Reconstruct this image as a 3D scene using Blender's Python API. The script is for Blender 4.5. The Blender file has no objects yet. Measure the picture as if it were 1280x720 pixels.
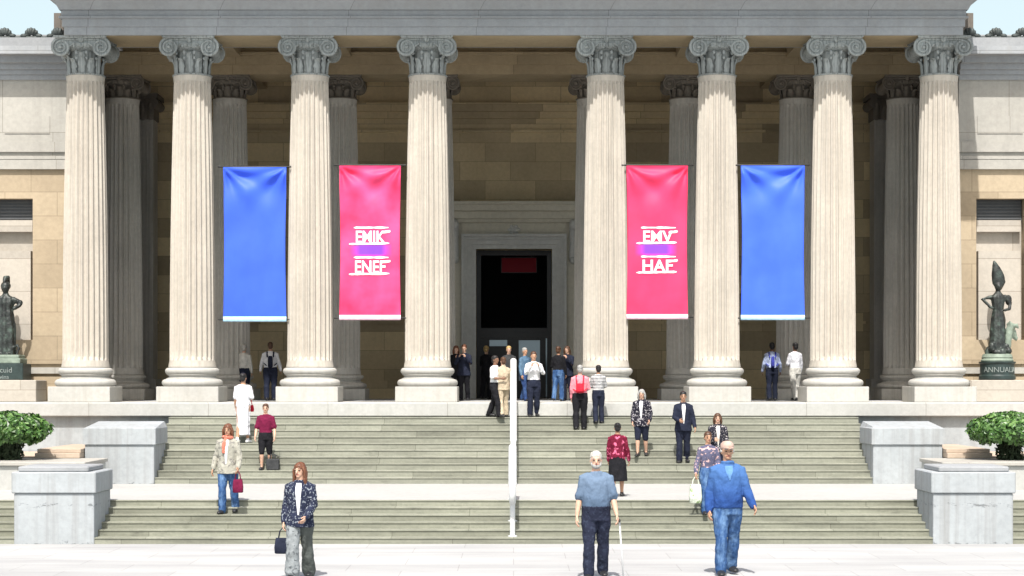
import bpy, math, random
from mathutils import Vector, Matrix, noise as mnoise
random.seed(7)
PI = math.pi
R = math.radians
scn = bpy.context.scene
COL = scn.collection
F, HZ, CX0, CAMZ = 2400.0, 480.0, 642.0, 3.0      # focal length and horizon of the photograph, eye height


def wx(px, Y):
    return (px - CX0) * Y / F


def wz(py, Y):
    return CAMZ + (HZ - py) * Y / F


# ------------------------------------------------------------------ materials
class NT:
    def __init__(self, name):
        m = bpy.data.materials.new(name)
        m.use_nodes = True
        self.m = m
        self.t = m.node_tree
        self.n = self.t.nodes
        self.b = self.n['Principled BSDF']

    def node(self, typ, **kw):
        nd = self.n.new(typ)
        for k, v in kw.items():
            if isinstance(k, str) and hasattr(nd, k):
                setattr(nd, k, v)
        return nd

    def link(self, a, b):
        self.t.links.new(a, b)

    def pos(self, world=True):
        if world:
            return self.node('ShaderNodeNewGeometry').outputs['Position']
        return self.node('ShaderNodeTexCoord').outputs['Object']

    def mapped(self, src, scale=(1, 1, 1), loc=(0, 0, 0)):
        mp = self.node('ShaderNodeMapping')
        mp.inputs['Scale'].default_value = scale
        mp.inputs['Location'].default_value = loc
        self.link(src, mp.inputs['Vector'])
        return mp.outputs['Vector']

    def noise(self, vec, scale, detail=6, rough=.6):
        nd = self.node('ShaderNodeTexNoise')
        nd.inputs['Scale'].default_value = scale
        nd.inputs['Detail'].default_value = detail
        nd.inputs['Roughness'].default_value = rough
        self.link(vec, nd.inputs['Vector'])
        return nd.outputs['Fac']

    def ramp(self, fac, stops):
        r = self.node('ShaderNodeValToRGB')
        el = r.color_ramp.elements
        while len(el) < len(stops):
            el.new(.5)
        for e, (p, c) in zip(el, stops):
            e.position = p
            e.color = (c[0], c[1], c[2], 1) if hasattr(c, '__len__') else (c, c, c, 1)
        self.link(fac, r.inputs['Fac'])
        return r.outputs['Color']

    def mix(self, a, b, fac, blend='MIX'):
        mx = self.node('ShaderNodeMix')
        mx.data_type = 'RGBA'
        mx.blend_type = blend
        mx.clamp_factor = True
        for s, v in ((6, a), (7, b)):
            if hasattr(v, 'is_linked') or hasattr(v, 'links'):
                self.link(v, mx.inputs[s])
            else:
                mx.inputs[s].default_value = (v[0], v[1], v[2], 1)
        if hasattr(fac, 'links'):
            self.link(fac, mx.inputs[0])
        else:
            mx.inputs[0].default_value = fac
        return mx.outputs[2]

    def bump(self, h, strength, dist=.02):
        bp = self.node('ShaderNodeBump')
        bp.inputs['Strength'].default_value = strength
        bp.inputs['Distance'].default_value = dist
        self.link(h, bp.inputs['Height'])
        self.link(bp.outputs['Normal'], self.b.inputs['Normal'])

    def done(self, color=None, rough=.8, spec=.3, metal=0):
        if color is not None:
            if hasattr(color, 'links'):
                self.link(color, self.b.inputs['Base Color'])
            else:
                self.b.inputs['Base Color'].default_value = (*color, 1)
        self.b.inputs['Roughness'].default_value = rough
        self.b.inputs['Specular IOR Level'].default_value = spec
        self.b.inputs['Metallic'].default_value = metal
        return self.m


def mul(c, k):
    return tuple(min(1, x * k) for x in c)


def stone(name, base, var=.22, brick=None, streak=.0, stain=None, blocks=None, bump=.25, rough=.85, streak_scale=2.2, grime=False):
    """stone with blotches, grain, optional ashlar joints (w, h, zoff), vertical weathering streaks"""
    t = NT(name)
    p = t.pos(True)
    n1 = t.noise(p, .55, 5)
    n2 = t.noise(p, 9, 8, .7)
    c = t.ramp(n1, [(.3, mul(base, 1 - var)), (.7, mul(base, 1 + var * .6))])
    c = t.mix(c, t.ramp(n2, [(.3, .78), (.7, 1.12)]), .55, 'MULTIPLY')
    h = n2
    if brick:
        w, hh, zo = brick
        sep = t.node('ShaderNodeSeparateXYZ')
        t.link(p, sep.inputs[0])
        add = t.node('ShaderNodeMath', operation='ADD')
        t.link(sep.outputs['X'], add.inputs[0])
        t.link(sep.outputs['Y'], add.inputs[1])
        com = t.node('ShaderNodeCombineXYZ')
        t.link(add.outputs[0], com.inputs['X'])
        az = t.node('ShaderNodeMath', operation='ADD')
        az.inputs[1].default_value = -zo
        t.link(sep.outputs['Z'], az.inputs[0])
        t.link(az.outputs[0], com.inputs['Y'])
        br = t.node('ShaderNodeTexBrick')
        br.offset = .5
        br.inputs['Scale'].default_value = 1
        br.inputs['Brick Width'].default_value = w
        br.inputs['Row Height'].default_value = hh
        br.inputs['Mortar Size'].default_value = .007
        br.inputs['Mortar Smooth'].default_value = .2
        b1, b2 = blocks or ((.86, .86, .86), (1.1, 1.1, 1.1))
        br.inputs['Color1'].default_value = (*b1, 1)
        br.inputs['Color2'].default_value = (*b2, 1)
        br.inputs['Mortar'].default_value = (.5, .48, .45, 1)
        t.link(com.outputs[0], br.inputs['Vector'])
        c = t.mix(c, br.outputs['Color'], .9, 'MULTIPLY')
    if streak:
        pv = t.mapped(p, (streak_scale, streak_scale, .12))
        ns = t.noise(pv, 1.6, 6, .65)
        c = t.mix(c, stain or mul(base, .55), t.ramp(ns, [(.48, 0), (.75, streak)]))
    if grime:        # splashed dirt and chips along the foot, with ragged edges of its own
        sz = t.node('ShaderNodeSeparateXYZ')
        t.link(p, sz.inputs[0])
        ng = t.noise(t.mapped(p, (2.2, 2.2, 5)), 2.6, 8, .75)
        for z0 in (0.0, .73):
            ms = t.node('ShaderNodeMath', operation='SUBTRACT')
            t.link(sz.outputs['Z'], ms.inputs[0])
            ms.inputs[1].default_value = z0
            ab = t.node('ShaderNodeMath', operation='ABSOLUTE')
            t.link(ms.outputs[0], ab.inputs[0])
            ml = t.node('ShaderNodeMath', operation='MULTIPLY_ADD')
            t.link(ab.outputs[0], ml.inputs[0])
            ml.inputs[1].default_value = -1.6
            t.link(ng, ml.inputs[2])
            c = t.mix(c, mul(base, .3), t.ramp(ml.outputs[0], [(.5, 0), (.58, .75)]))
        n5 = t.noise(p, 3.3, 10, .8)
        c = t.mix(c, mul(base, .5), t.ramp(n5, [(.66, 0), (.72, .55)]))
    t.bump(h, bump, .015)
    return t.done(c, rough, .25)


def stair_mat(name, base, rh, zo):
    t = NT(name)
    p = t.pos(True)
    sep = t.node('ShaderNodeSeparateXYZ')
    t.link(p, sep.inputs[0])
    com = t.node('ShaderNodeCombineXYZ')
    az = t.node('ShaderNodeMath', operation='ADD')
    az.inputs[1].default_value = -zo + .03
    t.link(sep.outputs['X'], com.inputs['X'])
    t.link(sep.outputs['Z'], az.inputs[0])
    t.link(az.outputs[0], com.inputs['Y'])
    br = t.node('ShaderNodeTexBrick')
    br.offset = .37
    br.offset_frequency = 2
    br.squash = 1.35
    br.squash_frequency = 3
    br.inputs['Scale'].default_value = 1
    br.inputs['Brick Width'].default_value = 2.3
    br.inputs['Row Height'].default_value = rh
    br.inputs['Mortar Size'].default_value = .006
    br.inputs['Color1'].default_value = (.8, .8, .77, 1)
    br.inputs['Color2'].default_value = (1.12, 1.12, 1.1, 1)
    br.inputs['Mortar'].default_value = (.45, .44, .4, 1)
    t.link(com.outputs[0], br.inputs['Vector'])
    pv = t.mapped(p, (.5, 1, 6))
    n0 = t.noise(pv, 1.4, 6, .7)
    n2 = t.noise(p, 14, 7, .7)
    n3 = t.noise(t.mapped(p, (1, 1, 2.5), (7, 3, 1)), 2.1, 7, .7)
    c = t.ramp(n0, [(.3, mul(base, .72)), (.55, base), (.75, mul(base, 1.18))])
    c = t.mix(c, br.outputs['Color'], .85, 'MULTIPLY')
    c = t.mix(c, t.ramp(n2, [(.3, .75), (.7, 1.1)]), .6, 'MULTIPLY')
    c = t.mix(c, mul(base, .38), t.ramp(n3, [(.56, 0), (.78, .75)]))
    t.bump(n2, .3, .012)
    return t.done(c, .85, .2)


def simple(name, col, rough=.6, metal=0, spec=.4, nvar=.15, nscale=8, world=False, bump=0):
    t = NT(name)
    p = t.pos(world)
    n = t.noise(p, nscale, 5)
    c = t.ramp(n, [(.3, mul(col, 1 - nvar)), (.7, mul(col, 1 + nvar))])
    if bump:
        t.bump(n, bump, .02)
    return t.done(c, rough, spec, metal)


def fabric(name, col, kind='plain', col2=None, scale=9.0, rough=.9):
    t = NT(name)
    p = t.pos(False)
    n = t.noise(p, 7, 5, .65)
    c = t.ramp(n, [(.3, mul(col, .75)), (.7, mul(col, 1.2))])
    if kind == 'floral':
        v = t.noise(p, scale * 2.2, 3, .5)
        c = t.mix(c, col2, t.ramp(v, [(.56, 0), (.63, .9)]))
    elif kind == 'stripes':
        w = t.node('ShaderNodeTexWave')
        w.wave_type = 'BANDS'
        w.bands_direction = 'Z'
        w.inputs['Scale'].default_value = scale
        t.link(p, w.inputs['Vector'])
        c = t.mix(c, col2, t.ramp(w.outputs['Fac'], [(.45, 0), (.55, 1)]))
    elif kind == 'denim':
        v = t.noise(t.mapped(p, (1.6, 1.6, .55)), scale * .8, 6, .7)
        c = t.mix(c, col2, t.ramp(v, [(.45, 0), (.68, .95)]))
    elif kind == 'ombre':
        sep = t.node('ShaderNodeSeparateXYZ')
        t.link(p, sep.inputs[0])
        mr = t.node('ShaderNodeMapRange')
        mr.inputs['From Min'].default_value = 1.0
        mr.inputs['From Max'].default_value = 1.4
        t.link(sep.outputs['Z'], mr.inputs['Value'])
        c = t.mix(c, col2, mr.outputs[0])
    t.bump(t.noise(t.mapped(p, (1, 1, .55)), 15, 4, .55), .75, .035)
    m = t.done(c, rough, .15)
    return m


def emissive(name, col, s):
    t = NT(name)
    t.b.inputs['Emission Color'].default_value = (*col, 1)
    t.b.inputs['Emission Strength'].default_value = s
    return t.done(mul(col, .5), .6)


M = {}
M['column'] = stone('column limestone', (.50, .46, .40), .12, streak=.6, stain=(.27, .25, .22), streak_scale=7, bump=.15)
M['column_back'] = stone('portico column stone', (.52, .50, .455), .15, streak=.4, stain=(.2, .19, .16), streak_scale=7, bump=.15)
M['capital'] = stone('weathered capital stone', (.33, .355, .35), .35, streak=.95, stain=(.05, .056, .052), streak_scale=14, bump=.5)
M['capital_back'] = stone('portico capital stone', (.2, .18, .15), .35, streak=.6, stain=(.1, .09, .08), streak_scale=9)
M['entab'] = stone('entablature limestone', (.33, .345, .36), .14, brick=(3.2, 1.4, .3), streak=.45, stain=(.28, .28, .27), blocks=((.95, .95, .95), (1.05, 1.05, 1.05)))
M['soffit'] = stone('portico lintel stone', (.40, .325, .21), .18, brick=(2.6, 1.4, .3), bump=.2)
M['ceiling'] = stone('portico ceiling stone', (.45, .36, .25), .2)
M['backwall'] = stone('portico wall sandstone', (.62, .52, .35), .14, brick=(1.55, .58, .55), blocks=((.66, .64, .62), (1.3, 1.27, 1.15)), bump=.3)
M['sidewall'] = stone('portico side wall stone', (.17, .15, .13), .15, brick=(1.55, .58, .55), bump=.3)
M['wing'] = stone('wing wall sandstone', (.40, .33, .235), .12, brick=(1.35, .62, .52), blocks=((.88, .86, .84), (1.12, 1.11, 1.1)), bump=.2)
M['trim'] = stone('wing trim limestone', (.40, .385, .35), .1, brick=(2.6, 3.0, .5), streak=.3, blocks=((.94, .94, .94), (1.05, 1.05, 1.05)))
M['niche'] = stone('niche panel stone', (.42, .385, .335), .08, brick=(3, .85, .3), blocks=((.9, .9, .9), (1.07, 1.07, 1.07)))
M['podium'] = stone('podium limestone', (.44, .44, .42), .1, brick=(2.9, 5, 0), streak=.35, stain=(.3, .3, .27), blocks=((.95, .95, .95), (1.05, 1.05, 1.05)))
M['podium_floor'] = stone('portico slate floor', (.50, .51, .52), .15, rough=.5)
M['block'] = stone('pale granite', (.36, .385, .40), .14, streak=.8, stain=(.24, .24, .235), streak_scale=3.6, bump=.3, grime=True)
M['block_grey'] = stone('weathered grey granite', (.30, .31, .32), .2, bump=.3)
M['ledge'] = stone('sandstone ledge', (.46, .37, .29), .15)
M['landing'] = stone('landing paving', (.40, .40, .385), .06, bump=.15)
M['plinth'] = stone('column base limestone', (.45, .44, .41), .10, streak=.4, stain=(.3, .28, .24), streak_scale=4, bump=.15)
M['stairs_up'] = stair_mat('upper stair granite', (.275, .28, .235), .147, .73)
M['stairs_low'] = stair_mat('lower stair granite', (.265, .27, .222), .12167, 0)
M['doorframe'] = stone('door surround stone', (.66, .66, .63), .12, bump=.15)
M['doorcornice'] = stone('door cornice stone', (.68, .64, .53), .12, bump=.15)
M['bronze'] = simple('dark bronze door', (.016, .014, .014), .35, .4, .5)
M['room'] = simple('dark vestibule', (.012, .013, .014), .8)
M['slate'] = stone('dark niche shade', (.10, .105, .11), .2)  # dark colour stands in for the shade under the niche head
M['white_paint'] = simple('white painted steel', (.62, .63, .63), .35, 0, .5, .05)
M['iron'] = simple('dark iron', (.04, .04, .04), .5, .5)


def verdigris():
    t = NT('statue bronze')
    p = t.pos(False)
    n = t.noise(p, 4.5, 7, .7)
    c = t.ramp(n, [(.42, (.022, .024, .024)), (.55, (.045, .055, .05)), (.7, (.09, .13, .11)), (.85, (.2, .26, .21))])
    t.bump(t.noise(p, 22, 5), .5, .02)
    return t.done(c, .45, .4, .25)


M['verdigris'] = verdigris()
M['pale_bronze'] = simple('pale weathered bronze', (.22, .27, .22), .6, .1, .3, .25, 5, bump=.3)
M['drum'] = simple('dark green drum', (.025, .04, .038), .5, .1, .4, .4, 5)
M['drum_text'] = simple('pale lettering', (.2, .23, .22), .7)
M['antefix'] = simple('dark roof bronze', (.06, .07, .068), .6, .2, .4, .4, 7)


def glass_mat():
    t = NT('door glass')
    t.b.inputs['IOR'].default_value = 2.0
    return t.done((.22, .32, .40), .08, .5)


M['glass'] = glass_mat()
M['red_sign'] = emissive('dim red sign', (.5, .01, .03), .008)


def leaf_mat():
    t = NT('glossy green leaves')
    g = t.node('ShaderNodeNewGeometry')
    c = t.ramp(g.outputs['Random Per Island'], [(0, (.015, .04, .01)), (.35, (.045, .115, .02)), (.75, (.075, .17, .035)), (1, (.15, .26, .07))])
    return t.done(c, .42, .5)


M['leaf'] = leaf_mat()
M['stem'] = simple('bush stem', (.03, .045, .02), .8)


def plaza_mat():
    t = NT('pale plaza paving')
    p = t.pos(True)
    br = t.node('ShaderNodeTexBrick')
    br.inputs['Scale'].default_value = 1
    br.inputs['Brick Width'].default_value = 1.8
    br.inputs['Row Height'].default_value = 1.1
    br.inputs['Mortar Size'].default_value = .008
    br.inputs['Color1'].default_value = (.94, .94, .94, 1)
    br.inputs['Color2'].default_value = (1.04, 1.04, 1.04, 1)
    br.inputs['Mortar'].default_value = (.72, .71, .69, 1)
    t.link(p, br.inputs['Vector'])
    n = t.noise(t.mapped(p, (.25, 1.2, 1)), .8, 6, .65)
    n2 = t.noise(p, 18, 6, .7)
    c = t.ramp(n, [(.3, (.315, .315, .315)), (.6, (.425, .425, .42))])
    c = t.mix(c, br.outputs['Color'], .8, 'MULTIPLY')
    c = t.mix(c, t.ramp(n2, [(.3, .88), (.7, 1.05)]), .5, 'MULTIPLY')
    t.bump(n2, .12, .01)
    return t.done(c, .85, .2)


M['plaza'] = plaza_mat()


# ------------------------------------------------------------------ mesh builder
class MB:
    def __init__(self):
        self.v = []
        self.f = []

    def add(self, vs, fs):
        o = len(self.v)
        self.v += [tuple(v) for v in vs]
        self.f += [tuple(i + o for i in f) for f in fs]

    def box(self, x0, x1, y0, y1, z0, z1):
        vs = [(x, y, z) for z in (z0, z1) for y in (y0, y1) for x in (x0, x1)]
        self.add(vs, [(0, 2, 3, 1), (4, 5, 7, 6), (0, 1, 5, 4), (2, 6, 7, 3), (0, 4, 6, 2), (1, 3, 7, 5)])

    def bevel_box(self, x0, x1, y0, y1, z0, z1, b=.015):
        """box with chamfered edges"""
        xs, ys, zs = (x0, x1), (y0, y1), (z0, z1)
        bm = {}
        vs, idx = [], {}
        for ix in (0, 1):
            for iy in (0, 1):
                for iz in (0, 1):
                    for ax in range(3):
                        c = [xs[ix] + (b if ix == 0 else -b), ys[iy] + (b if iy == 0 else -b), zs[iz] + (b if iz == 0 else -b)]
                        c[ax] = (xs, ys, zs)[ax][(ix, iy, iz)[ax]]
                        idx[(ix, iy, iz, ax)] = len(vs)
                        vs.append(tuple(c))
        fs = []
        q = ((0, 0), (1, 0), (1, 1), (0, 1))
        for ax in range(3):
            for s in (0, 1):
                f = []
                for a, b2 in q:
                    k = [a, b2]
                    k.insert(ax, s)
                    f.append(idx[(*k, ax)])
                flip = (s == 0) != (ax == 1)
                fs.append(tuple(reversed(f)) if flip else tuple(f))
        for ax in range(3):
            o1, o2 = [a for a in range(3) if a != ax]
            for a in (0, 1):
                for b2 in (0, 1):
                    def key(t, which):
                        k = [0, 0, 0]
                        k[ax] = t
                        k[o1] = a
                        k[o2] = b2
                        return idx[(*k, which)]
                    fs.append((key(0, o1), key(1, o1), key(1, o2), key(0, o2)))
        for ix in (0, 1):
            for iy in (0, 1):
                for iz in (0, 1):
                    fs.append(tuple(idx[(ix, iy, iz, a)] for a in range(3)))
        self.add(vs, fs)

    def rings(self, rings, close0=True, close1=True):
        n = len(rings[0])
        vs = [p for r in rings for p in r]
        fs = []
        for i in range(len(rings) - 1):
            for j in range(n):
                k = (j + 1) % n
                fs.append((i * n + j, i * n + k, (i + 1) * n + k, (i + 1) * n + j))
        if close0:
            fs.append(tuple(reversed(range(n))))
        if close1:
            b = (len(rings) - 1) * n
            fs.append(tuple(range(b, b + n)))
        self.add(vs, fs)

    def lathe(self, prof, n=32, c=(0, 0, 0), close=True):
        self.rings([[(c[0] + r * math.cos(2 * PI * j / n), c[1] + r * math.sin(2 * PI * j / n), c[2] + z) for j in range(n)] for r, z in prof], close, close)

    def tube(self, pts, rads, n=10, ref=(1, 0, 0), round_ends=True):
        """elliptic tube along pts; rads: r or (a, b)"""
        P = [Vector(p) for p in pts]
        rr = [(r, r) if not hasattr(r, '__len__') else r for r in rads]
        if round_ends:
            d0 = (P[0] - P[1]).normalized()
            d1 = (P[-1] - P[-2]).normalized()
            m0, m1 = min(rr[0]), min(rr[-1])
            pre, post, pr, por = [], [], [], []
            for k in (.92, .6):
                h = math.sqrt(1 - k * k)
            P = [P[0] + d0 * m0 * .95, P[0] + d0 * m0 * .7] + P + [P[-1] + d1 * m1 * .7, P[-1] + d1 * m1 * .95]
            sc = lambda r, k: (r[0] * k, r[1] * k)
            rr = [sc(rr[0], .3), sc(rr[0], .72)] + rr + [sc(rr[-1], .72), sc(rr[-1], .3)]
        rings = []
        ref = Vector(ref)
        for i, p in enumerate(P):
            t = (P[min(i + 1, len(P) - 1)] - P[max(i - 1, 0)])
            t = t.normalized() if t.length > 1e-9 else Vector((0, 0, 1))
            u = ref - t * ref.dot(t)
            if u.length < .15:
                rf = Vector((0, 1, 0)) if abs(t.y) < .8 else Vector((0, 0, 1))
                u = rf - t * rf.dot(t)
            u.normalize()
            w = t.cross(u)
            a, b = rr[i]
            rings.append([tuple(p + u * (a * math.cos(2 * PI * j / n)) + w * (b * math.sin(2 * PI * j / n))) for j in range(n)])
        self.rings(rings)

    def ellipsoid(self, c, r, n=14, m=9, rot=None):
        rings = []
        for i in range(m):
            th = PI * (i + .35) / (m - .3)
            ring = []
            for j in range(n):
                ph = 2 * PI * j / n
                p = Vector((r[0] * math.sin(th) * math.cos(ph), r[1] * math.sin(th) * math.sin(ph), -r[2] * math.cos(th)))
                if rot:
                    p = rot @ p
                ring.append((c[0] + p.x, c[1] + p.y, c[2] + p.z))
            rings.append(ring)
        self.rings(rings)

    def mesh(self, name, smooth=False, angle=None):
        me = bpy.data.meshes.new(name)
        me.from_pydata(self.v, [], self.f)
        me.validate()
        if smooth:
            me.polygons.foreach_set('use_smooth', [True] * len(me.polygons))
            if angle:
                me.set_sharp_from_angle(angle=R(angle))
        me.update()
        return me

    def build(self, name, mat, parent=None, smooth=False, angle=None, loc=(0, 0, 0)):
        me = self.mesh(name, smooth, angle)
        if mat:
            me.materials.append(mat)
        return link(name, me, parent, loc)


def link(name, me, parent=None, loc=(0, 0, 0)):
    o = bpy.data.objects.new(name, me)
    o.location = loc
    COL.objects.link(o)
    if parent:
        o.parent = parent
    return o


def tag(o, label=None, cat=None, group=None, kind=None):
    for k, v in (('label', label), ('category', cat), ('group', group), ('kind', kind)):
        if v:
            o[k] = v
    return o


def empty(name, loc=(0, 0, 0), rz=0):
    o = bpy.data.objects.new(name, None)
    o.empty_display_size = .2
    o.location = loc
    o.rotation_euler.z = rz
    COL.objects.link(o)
    return o


def boxes(name, mat, parent, lst, bevel=0):
    b = MB()
    for q in lst:
        if bevel:
            b.bevel_box(*q, bevel)
        else:
            b.box(*q)
    return b.build(name, mat, parent)


TEXTJOBS = []


def text_mesh(body, size, depth=.004, bold=0):
    cu = bpy.data.curves.new('lettering', 'FONT')
    cu.body = body
    cu.size = size
    cu.extrude = depth
    cu.align_x = 'CENTER'
    cu.offset = bold
    cu.resolution_u = 3
    o = bpy.data.objects.new('lettering', cu)
    COL.objects.link(o)
    bpy.context.view_layer.update()
    me = bpy.data.meshes.new_from_object(o.evaluated_get(bpy.context.evaluated_depsgraph_get()))
    bpy.data.objects.remove(o)
    bpy.data.curves.remove(cu)
    return [tuple(v.co) for v in me.vertices], [tuple(p.vertices) for p in me.polygons]


# ------------------------------------------------------------------ levels
ZF = 2.55            # portico floor
ZL = .73             # landing
YP = 46.55           # podium front
Y_UP0 = 43.6         # foot of upper flight
Y_LD0 = 37.6         # front of landing
Y_FT = 36.0          # foot of lower flight
NU, RU, TU = 10, .147, .29
NL, RL, TL = 6, ZL / 6, .32
surfaces = [(0, 5, Y_FT)]
for i in range(NL - 1):
    surfaces.append((RL * (i + 1), Y_FT + TL * i, Y_FT + TL * (i + 1)))
surfaces.append((ZL, Y_LD0, Y_UP0))
for i in range(NU):
    surfaces.append((ZL + RU * (i + 1), Y_UP0 + TU * i, Y_UP0 + TU * (i + 1) if i < NU - 1 else YP))
surfaces.append((ZF, YP, 59))


# ------------------------------------------------------------------ setting: ground, stairs, landing
b = MB()
b.add([(-400, -300, 0), (400, -300, 0), (400, 700, 0), (-400, 700, 0)], [(0, 1, 2, 3)])
tag(b.build('ground', M['plaza']), kind='structure')


def flight(name, mat, y0, z0, n, rise, tread, yend, half):
    prof = [(y0, z0 - .3)]
    y, z = y0, z0
    nose = .012
    for i in range(n):
        z1 = z + rise
        prof += [(y, z), (y, z1 - .035), (y - nose, z1 - .03), (y - nose, z1 - .006), (y - nose + .006, z1)]
        z = z1
        y = y + tread if i < n - 1 else yend
    prof += [(yend, z), (yend, z0 - .3)]
    bb = MB()
    for x in (-half, half):
        pass
    m = len(prof)
    seg = 1
    vs = [(-half, a, c) for a, c in prof] + [(half, a, c) for a, c in prof]
    fs = [(i, i + m, (i + 1) % m + m, (i + 1) % m) for i in range(m)]
    fs += [tuple(reversed(range(m))), tuple(range(m, 2 * m))]
    bb.add(vs, fs)
    o = bb.build(name, mat)
    tag(o, kind='structure')
    return o


flight('stairs', M['stairs_low'], Y_FT, 0, NL, RL, TL, Y_LD0 + .02, 24)
flight('stairs', M['stairs_up'], Y_UP0, ZL, NU, RU, TU, YP + .02, 8.3)
bb = MB()
bb.box(-24, 24, Y_LD0 + .006, Y_UP0 + .3, -.2, ZL + .003)
tag(bb.build('landing', M['landing']), kind='structure')

# ------------------------------------------------------------------ the museum
museum = empty('museum_building', (0, YP, 0))
tag(museum, 'classical stone museum with a giant columned portico and lower side wings', 'museum')
MI = Matrix.Translation((0, -YP, 0))


def mpart(o):
    """parent keeping world coordinates (museum empty sits at YP)"""
    o.parent = museum
    o.location.y -= YP
    return o


def mboxes(name, mat, lst, bevel=0):
    return mpart(boxes(name, mat, None, lst, bevel))


# podium: projecting ledge course and the wall beneath it
pod = mboxes('podium', M['podium'], [(-30, 30, YP, 49.55, 2.215, ZF)], .02)
o = boxes('podium_wall', M['block'], None, [(-30, -8.3, YP + .2, 49, 0, 2.21), (8.3, 30, YP + .2, 49, 0, 2.21), (-8.3, 8.3, YP + .1, 49, 0, 2.21)])
mpart(o)
mboxes('portico_floor', M['podium_floor'], [(-11.5, 11.5, 49.56, 59.0, 2.2, ZF), (-1.3, 1.3, 59.0, 63, 2.2, ZF + .002)])
mboxes('portico_floor', M['plinth'], [(-11.5, 11.5, 46.9, 49.55, ZF, ZF + .004)])


# --- columns
def shaft_mesh(z0, z1, rb, rt, name, mat):
    nfl, per = 24, 8
    n = nfl * per
    rows = [0, .012, .022, .035, .06, .16, .28, .4, .52, .64, .76, .87, .94, .968, .98, .988, 1]
    rings = []
    for t in rows:
        r = rb - (rb - rt) * t ** 1.9
        flare = 0
        if t < .022:
            flare = (.022 - t) / .022 * .03
        if t > .98:
            flare = (t - .98) / .02 * .02
        k = 1.0
        if t < .035:
            k = max(0, (t - .022) / .013)
            k = math.sqrt(min(1, k))
        if t > .968:
            k = math.sqrt(max(0, min(1, (.98 - t) / .012)))
        ring = []
        for j in range(n):
            u = (j % per) / per
            d = 0
            if u > .2:
                d = math.sin(PI * (u - .2) / .8) ** .7 * .078 * r / .57
            rr = r + flare - d * k
            a = 2 * PI * (j + .6) / n
            ring.append((rr * math.cos(a), rr * math.sin(a), z0 + (z1 - z0) * t))
        rings.append(ring)
    m = MB()
    m.rings(rings)
    me = m.mesh(name, True, 28)
    me.materials.append(mat)
    return me


def base_mesh(h, rb, half, name, mat):
    m = MB()
    ph = h * .44
    m.bevel_box(-half, half, -half, half, 0, ph, .012)
    def torus(zc, r, rad):
        return [(r + rad * math.cos(a), zc + rad * math.sin(a)) for a in [R(x) for x in range(-90, 91, 18)]]
    lt = h * .105
    prof = [(rb * .9, ph)] + torus(ph + lt, half - lt - .01, lt)
    zz = ph + 2 * lt
    prof += [(rb + .10, zz + .003), (rb + .10, zz + .02), (rb + .045, zz + .04), (rb + .03, zz + .07), (rb + .05, zz + .10), (rb + .085, zz + .105), (rb + .085, zz + .12)]
    ut = (h - zz - .12 - .02) / 2
    prof += torus(zz + .12 + ut, rb + .09 - ut * .6, ut)
    prof += [(rb + .03, h - .015), (rb + .03, h), (rb * .5, h)]
    m.lathe(prof, 64)
    me = m.mesh(name, True, 35)
    me.materials.append(mat)
    return me


def leaf(m, ang, r0, z0, h, w, curl, lobes=3):
    nu, nv = 7, 8
    vs = []
    for i in range(nv + 1):
        t = i / nv
        ww = w * (.65 + .35 * math.sin(PI * min(1, t * 1.15 + .1))) * (1 - .55 * max(0, t - .7) / .3) * (1 + .16 * math.sin(t * lobes * 2 * PI))
        out = .015 + .03 * t + curl * max(0, t - .55) ** 2 * 4
        zz = z0 + h * (t if t < .85 else .85 + (t - .85) * (-.2))
        for j in range(nu):
            s = j / (nu - 1) * 2 - 1
            rr = r0 + out + .022 * (1 - abs(s)) - .01 * s * s
            a = ang + s * ww / 2 / r0
            vs.append((rr * math.cos(a), rr * math.sin(a), zz))
    fs = []
    for i in range(nv):
        for j in range(nu - 1):
            k = i * nu + j
            fs.append((k, k + 1, k + nu + 1, k + nu))
    # back faces give the leaf its thickness
    nvt = len(vs)
    vs2 = [(x * .965, y * .965, z) for x, y, z in vs]
    fs2 = [tuple(reversed([q + nvt for q in f])) for f in fs]
    edge = []
    for j in range(nu - 1):
        edge.append((j + 1, j, nvt + j, nvt + j + 1))
        k = nv * nu + j
        edge.append((k, k + 1, nvt + k + 1, nvt + k))
    for i in range(nv):
        a, c = i * nu, (i + 1) * nu
        edge.append((a, c, nvt + c, nvt + a))
        a, c = i * nu + nu - 1, (i + 1) * nu + nu - 1
        edge.append((c, a, nvt + a, nvt + c))
    m.add(vs + vs2, fs + fs2 + edge)


def volute(m, cx, cz, r, y0, sgn, out):
    """scroll face at y0 (spiral ridge), sgn: spiral hand, out: -1 faces the front"""
    pts, rad = [], []
    turns = 2.4
    N = 46
    for i in range(N + 1):
        t = i / N
        rr = r * (1 - t) ** .9 * .88 + .03
        a = PI / 2 - sgn * t * turns * 2 * PI
        pts.append((cx + rr * math.cos(a) * 1, y0, cz + rr * math.sin(a)))
        rad.append(.036 * (1 - t * .55) * r / .23)
    m.tube(pts, rad, 7, (0, 1, 0))
    m.ellipsoid((cx, y0 + out * .01, cz), (.045, .04, .045), 10, 6)


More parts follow.
